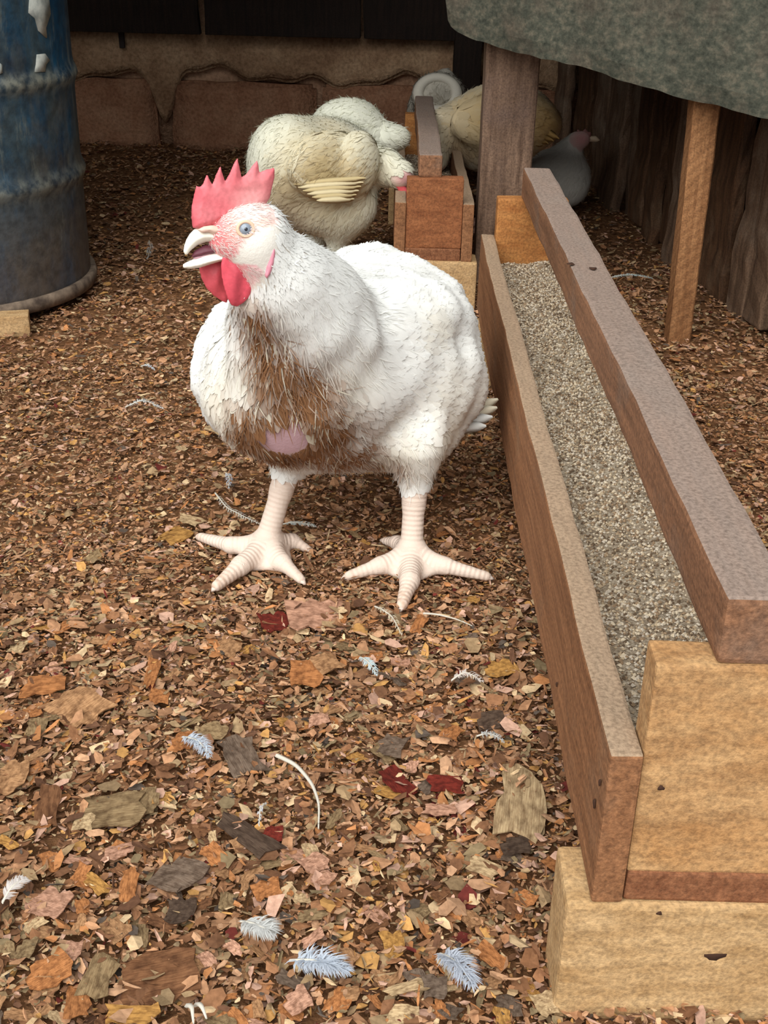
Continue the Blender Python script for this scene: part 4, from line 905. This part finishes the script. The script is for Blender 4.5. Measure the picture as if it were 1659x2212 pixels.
# --- larger shavings, one object each
m_one, t, b = mat('single_shaving', rough=0.85, spec=0.2)
oi = N(t, 'ShaderNodeObjectInfo'); ff = noise(t, mapped(t, (1.6, 15, 2)), 2.0, 5, 0.7); f5 = noise(t, mapped(t, (1, 1, 1)), 5, 5)
c = mix(t, 0.8, oi.outputs['Color'], ramp(t, ff, [(0.3, (150, 124, 102)), (0.65, (255, 255, 255))]), 'MULTIPLY'); c = mix(t, 0.7, c, ramp(t, f5, [(0.35, (120, 100, 84)), (0.6, (255, 255, 255))]), 'MULTIPLY')
t.links.new(c, b.inputs['Base Color']); bump(t, b, ff, 0.4, 0.001)
def shaving_mesh(k):
    r = np.random.default_rng(100+k); nx, ny = 6, 4
    x = np.linspace(-.5, .5, nx); y = np.linspace(-.5, .5, ny); X, Y = np.meshgrid(x, y, indexing='ij')
    X = X.copy(); Y = Y.copy()
    X[0] += r.uniform(-.09, .09, ny); X[-1] += r.uniform(-.09, .09, ny); Y[:, 0] += r.uniform(-.10, .12, nx); Y[:, -1] += r.uniform(-.12, .10, nx)
    if r.random() < 0.5: Y[0, -1] -= .25; X[0, -1] += .12
    if r.random() < 0.5: Y[-1, 0] += .25; X[-1, 0] -= .12
    cu = r.uniform(-.5, .7); cw = r.uniform(-.25, .25)
    Z = cu*0.35*(0.25-X**2)+cw*0.5*(0.25-Y**2)+r.normal(0, .012, X.shape)
    top = np.stack([X, Y, Z+.02], -1).reshape(-1, 3); bo = np.stack([X, Y, Z-.02], -1).reshape(-1, 3); i = np.arange(nx*ny).reshape(nx, ny); n_ = nx*ny
    q = np.stack([i[:-1, :-1], i[1:, :-1], i[1:, 1:], i[:-1, 1:]], -1).reshape(-1, 4)
    ring = np.concatenate([i[:, 0], i[-1, 1:], i[-2::-1, -1], i[0, -2:0:-1]]); nx_ = np.roll(ring, -1)
    return mesh_np('wood_shaving', np.vstack([top, bo]), [q, q[:, ::-1]+n_, np.stack([nx_, ring, ring+n_, nx_+n_], 1)], smooth=False)
SH = [shaving_mesh(k) for k in range(24)]
for m in SH: m.materials.append(m_one)
CN = {'tan': (190, 146, 104), 'pink': (214, 166, 138), 'orange': (198, 134, 82), 'brown': (132, 92, 62), 'olive': (158, 134, 98), 'grey': (128, 110, 94), 'pale': (220, 192, 148), 'red': (128, 48, 36), 'dark': (98, 80, 66), 'yellow': (206, 156, 86)}
LB = {'tan': 'tan wood shaving lying on the litter', 'pink': 'pinkish wood shaving lying on the litter', 'orange': 'orange wood shaving lying on the litter', 'brown': 'brown wood shaving lying on the litter', 'olive': 'olive-tan wood shaving lying on the litter',
      'grey': 'grey-brown wood shaving lying on the litter', 'pale': 'pale cream wood shaving lying on the litter', 'red': 'dark red wood shaving lying on the litter', 'dark': 'blackish wood shaving lying on the litter', 'yellow': 'golden yellow wood shaving lying on the litter'}
AD = {k: LB[k].split(' wood')[0] for k in LB}
def shaving(x, y, L, Wd, yaw, cn, k, label=None, lift=0.004, tilt=0.12):
    o = bpy.data.objects.new('wood_shaving', SH[k % 24]); COL.objects.link(o)
    o.location = (x, y, float(fz(np.array(x), np.array(y)))+lift); o.rotation_euler = (random.gauss(0, tilt), random.gauss(0, tilt), yaw)
    o.scale = (L, Wd, min(L, Wd)*0.75+0.002); q = random.uniform(0.85, 1.1); o.color = (*[min(1, c*q) for c in lin(CN[cn])], 1)
    if not label:
        r_ = Wd/L; shp = 'narrow strip' if r_ < 0.42 else ('oblong flake' if r_ < 0.66 else 'squarish flake')
        wh = 'beside the long trough' if x > 0.035 else ('around the feet of the big bird' if y > 0.74 and x > -0.17 else ('on the open litter in front of the birds' if y < 0.74 else 'on the open litter towards the blue drum'))
        sz = 'small ' if L < 0.0115 else ('large ' if L > 0.0165 else '')
        label = sz+AD[cn]+' wood '+shp+' '+wh
    tag(o, label, 'wood shaving', label.replace('wood', 'wooden', 1)+' set')
    return o
big = [ # px, py, length px, width px, image angle (deg), colour
 (680, 1328, 118, 62, 0, 'pink', 'largest pinkish-orange wood shaving, on the litter in front of the big bird'), (592, 1338, 60, 36, 10, 'red', None), (1128, 1728, 150, 95, 85, 'pale', 'large rectangular cream wood shaving beside the long trough'), (1118, 1822, 66, 40, 5, 'dark', None),
 (858, 1676, 70, 42, -50, 'red', None), (962, 1690, 72, 34, 0, 'red', None), (588, 1808, 50, 40, 0, 'red', None), (522, 1632, 90, 60, -60, 'grey', None), (535, 1810, 130, 44, -35, 'dark', None),
 (108, 1750, 92, 46, 80, 'brown', None), (245, 1752, 130, 70, 5, 'olive', None), (182, 1780, 40, 32, 0, 'pale', None), (255, 1838, 66, 30, 5, 'pink', None), (280, 1915, 66, 34, 80, 'orange', None), (105, 1955, 80, 56, -20, 'pink', None), (385, 1895, 90, 76, -20, 'grey', None),
 (340, 2110, 180, 110, 10, 'brown', 'biggest brown bark-like shaving lying flat on the litter'), (215, 2110, 100, 56, 70, 'olive', None), (170, 2170, 70, 50, 80, 'orange', None), (285, 2195, 120, 46, -5, 'yellow', None), (110, 2110, 100, 60, 30, 'orange', None), (95, 1490, 90, 46, 0, 'orange', None), (170, 1535, 90, 70, 30, 'tan', None), (25, 1690, 60, 70, 0, 'tan', None),
 (575, 1925, 56, 44, 10, 'orange', None), (680, 1870, 52, 44, 30, 'pink', None), (850, 2045, 46, 50, 10, 'yellow', None), (645, 2165, 60, 50, 30, 'pink', None), (1060, 2070, 70, 34, -45, 'orange', None), (1045, 1865, 66, 34, -25, 'pale', None), (700, 1905, 44, 36, -20, 'pink', None), (845, 1600, 60, 40, -10, 'grey', None), (880, 2145, 100, 26, 20, 'pale', 'curled pale wood shaving near the fluffy feathers'), (940, 2150, 56, 50, 0, 'grey', None),
 (660, 1450, 70, 50, 0, 'orange', None), (705, 1428, 50, 36, 20, 'tan', None), (950, 1745, 70, 26, -5, 'pink', None), (690, 1548, 40, 26, 0, 'pink', None), (1080, 1440, 60, 30, 10, 'yellow', None), (1060, 1560, 60, 34, 0, 'dark', None), (470, 935, 36, 24, 20, 'pale', None), (380, 1155, 50, 34, -15, 'yellow', None), (410, 1120, 46, 16, -15, 'pale', None), (330, 1462, 30, 66, 0, 'orange', None), (155, 2065, 44, 40, 0, 'pink', None),
 (500, 1400, 40, 26, 30, 'tan', None), (345, 1510, 40, 30, 0, 'orange', None), (460, 1590, 46, 36, -20, 'olive', None), (1205, 1870, 46, 36, 20, 'orange', None), (1180, 2165, 50, 50, 20, 'pale', 'cream wood chip tucked against the corner of the trough sleeper'), (390, 1965, 60, 50, 0, 'dark', None), (60, 2065, 40, 40, 0, 'olive', None), (320, 1730, 60, 40, 70, 'olive', None), (905, 1350, 40, 20, 60, 'orange', None), (400, 1610, 50, 36, 10, 'orange', None)]
nb_ = 0
for (px, py, lp, wp, an, cn, lb) in big:
    c0, c1, c2 = atZ(px, py, 0.004), atZ(px+5*math.cos(math.radians(an)), py-5*math.sin(math.radians(an)), 0.004), atZ(px-5*math.sin(math.radians(an)), py-5*math.cos(math.radians(an)), 0.004)
    shaving(c0.x, c0.y, (c1-c0).length/5*lp, (c2-c0).length/5*wp, math.atan2(c1.y-c0.y, c1.x-c0.x), cn, nb_, lb, 0.0064, 0.07); nb_ += 1
rs = random.Random(21); keys = ['tan', 'tan', 'tan', 'pink', 'orange', 'brown', 'brown', 'olive', 'olive', 'pale', 'yellow', 'grey', 'orange', 'tan']
while nb_ < 298:
    px, py = rs.uniform(-30, 1210), rs.uniform(1150, 2230)**1.0
    p = atZ(px, py, 0.0)
    if p.x > 0.088: continue
    L = rs.uniform(0.009, 0.018); shaving(p.x, p.y, L, L*rs.uniform(0.3, 0.8), rs.uniform(0, 6.28), rs.choice(keys), nb_, None, 0.0045, 0.16); nb_ += 1

# --- moulted feathers on the floor
m_fea = vcol_mat('moulted_feather', 0.85, 0.15, transl=0.3)
def moult(pts, width, barbs, label, col=(222, 230, 236), fluffy=0.3, shaft=0.0007, z0=0.010):
    P = [np.array(atZ(x, y, z0+0.002*i)) for i, (x, y) in enumerate(pts)]
    tt = np.linspace(0, 1, 24); cum = np.linspace(0, 1, len(P)); C_ = np.stack([np.interp(tt, cum, [p[k] for p in P]) for k in range(3)], 1)
    for _ in range(3): C_[1:-1] = (C_[:-2]+C_[1:-1]*2+C_[2:])/4
    C_[:, 2] += 0.004*np.sin(tt*math.pi)
    root = empty('feather', tuple(C_[0]*[1, 1, 0])); tag(root, label, 'feather', 'white feathers on the litter'); off = woff(root)
    D = np.gradient(C_, axis=0); D /= np.linalg.norm(D, axis=1, keepdims=True); S = np.cross(D, (0, 0, 1.0)); S /= np.linalg.norm(S, axis=1, keepdims=True)
    r = shaft*np.linspace(1.3, 0.4, 24)[:, None]; k = np.arange(5)*2*np.pi/5
    V = np.stack([C_+S*r*math.cos(a)+np.array((0, 0, 1.))*r*math.sin(a) for a in k], 1).reshape(-1, 3); i = np.arange(120).reshape(24, 5); j = np.roll(i, -1, 1)
    cc = np.array(lin(col))
    link('shaft', mesh_np('shaft', V-off, [np.stack([i[:-1], j[:-1], j[1:], i[1:]], -1).reshape(-1, 4)], col=np.tile(np.array(lin((226, 220, 206))), (120, 1))), root, m_fea)
    if barbs:
        u = RNG.uniform(0.12, 1.0, barbs); sd = RNG.choice([-1, 1], barbs); ii = (u*23).astype(int); p0 = C_[ii]; ln = width*0.5*np.sin(np.clip(u*0.9+0.08, 0, 1)*math.pi)**0.6*RNG.uniform(.7, 1.1, barbs)
        dr_ = S[ii]*sd[:, None]*0.8+D[ii]*0.55+RNG.normal(0, fluffy, (barbs, 3))*[1, 1, .6]; dr_[:, 2] = np.abs(dr_[:, 2])*0.6-0.05; dr_ /= np.linalg.norm(dr_, axis=1, keepdims=True)
        wv_ = np.cross(dr_, (0, 0, 1.0)); wv_ /= np.linalg.norm(wv_, axis=1, keepdims=True); hw = RNG.uniform(.00025, .00055, barbs)[:, None]
        mid = p0+dr_*ln[:, None]*.55+np.array((0, 0, .0008)); tip = p0+dr_*ln[:, None]-np.array((0, 0, .0006))+D[ii]*ln[:, None]*.2
        V = np.stack([p0-wv_*hw, p0+wv_*hw, mid-wv_*hw, mid+wv_*hw, tip], 1).reshape(-1, 3); V[:, 2] = np.maximum(V[:, 2], 0.004); b5 = np.arange(barbs)[:, None]*5
        link('vane', mesh_np('vane', V-off, [b5+np.array([[0, 1, 3, 2]]), b5+np.array([[2, 3, 4]])], col=np.repeat(cc*RNG.uniform(.85, 1.05, (barbs, 1)), 5, 0)), root, m_fea)['kind'] = 'stuff'
    return root
moult([(395, 1592), (430, 1612), (455, 1638)], 0.016, 160, 'fluffy white down feather beside a blackish shaving', (196, 204, 214), .5); moult([(520, 1990), (560, 2012), (596, 2020)], 0.020, 220, 'white feather with pale straight shaft and spread barbs on the litter', (206, 206, 202), .3); moult([(625, 2075), (690, 2088), (755, 2100)], 0.022, 260, 'widest fluffy bluish-white feather lying flat on the litter', (196, 204, 214), .55); moult([(950, 2060), (985, 2090), (1025, 2135)], 0.022, 240, 'fluffy bluish-white feather near the curled pale shaving', (192, 198, 208), .6)
moult([(778, 1420), (795, 1440), (815, 1460)], 0.012, 80, 'small bluish-white downy tuft on the litter', (206, 222, 224)); moult([(975, 1470), (1005, 1462), (1045, 1474)], 0.011, 60, 'short white broken feather near the long trough', (222, 212, 204)); moult([(1030, 1590), (1060, 1596), (1090, 1604)], 0.008, 50, 'greyish matted feather scrap beside the long trough', (190, 190, 186), 0.5)
moult([(598, 1632), (640, 1660), (675, 1705), (690, 1745), (688, 1790)], 0.002, 20, 'long bare curved white feather shaft on the litter', (226, 214, 186), .1, 0.0013); moult([(810, 1310), (845, 1340), (868, 1372)], 0.010, 60, 'tan-white feather lying in front of the right foot', (214, 200, 172)); moult([(465, 1065), (490, 1105), (530, 1125), (570, 1136)], 0.010, 110, 'long curved white feather behind the left foot', (212, 208, 194), .12)
moult([(612, 1132), (645, 1138), (684, 1138)], 0.010, 90, 'short white feather between the two feet of the big bird', (214, 220, 216), .12); moult([(1310, 602), (1360, 598), (1412, 602)], 0.014, 220, 'bluish-white feather on the litter behind the long trough', (206, 226, 226), .15); moult([(322, 520), (326, 540), (318, 560)], 0.014, 60, 'small upright white feather on the litter near the blue drum', (206, 212, 212)); moult([(305, 792), (320, 796), (335, 800)], 0.008, 50, 'tiny white down tuft on open litter', (206, 218, 228), .5); moult([(270, 880), (310, 872), (355, 884)], 0.012, 80, 'grey-white frayed feather on open litter', (206, 210, 210), .4)
moult([(488, 1022), (496, 1040), (494, 1056)], 0.010, 50, 'bluish down tuft beside the left leg', (206, 214, 224), .4); moult([(5, 1950), (30, 1925), (58, 1898)], 0.014, 110, 'white feather with ribbed vane among the shavings', (220, 212, 206), .12); moult([(405, 2172), (416, 2190), (418, 2210)], 0.001, 0, 'bare white quill tip on the litter', shaft=0.0014); moult([(424, 2170), (436, 2186), (446, 2200)], 0.001, 0, 'bare white quill tip on the litter', shaft=0.0014); moult([(575, 1735), (562, 1760), (560, 1785)], 0.004, 30, 'thin white curled feather by the dark red shaving', (220, 220, 222)); moult([(915, 1325), (965, 1342), (1020, 1352)], 0.002, 10, 'thin tan feather shaft in front of the right foot', (206, 190, 160), .1, 0.0008)
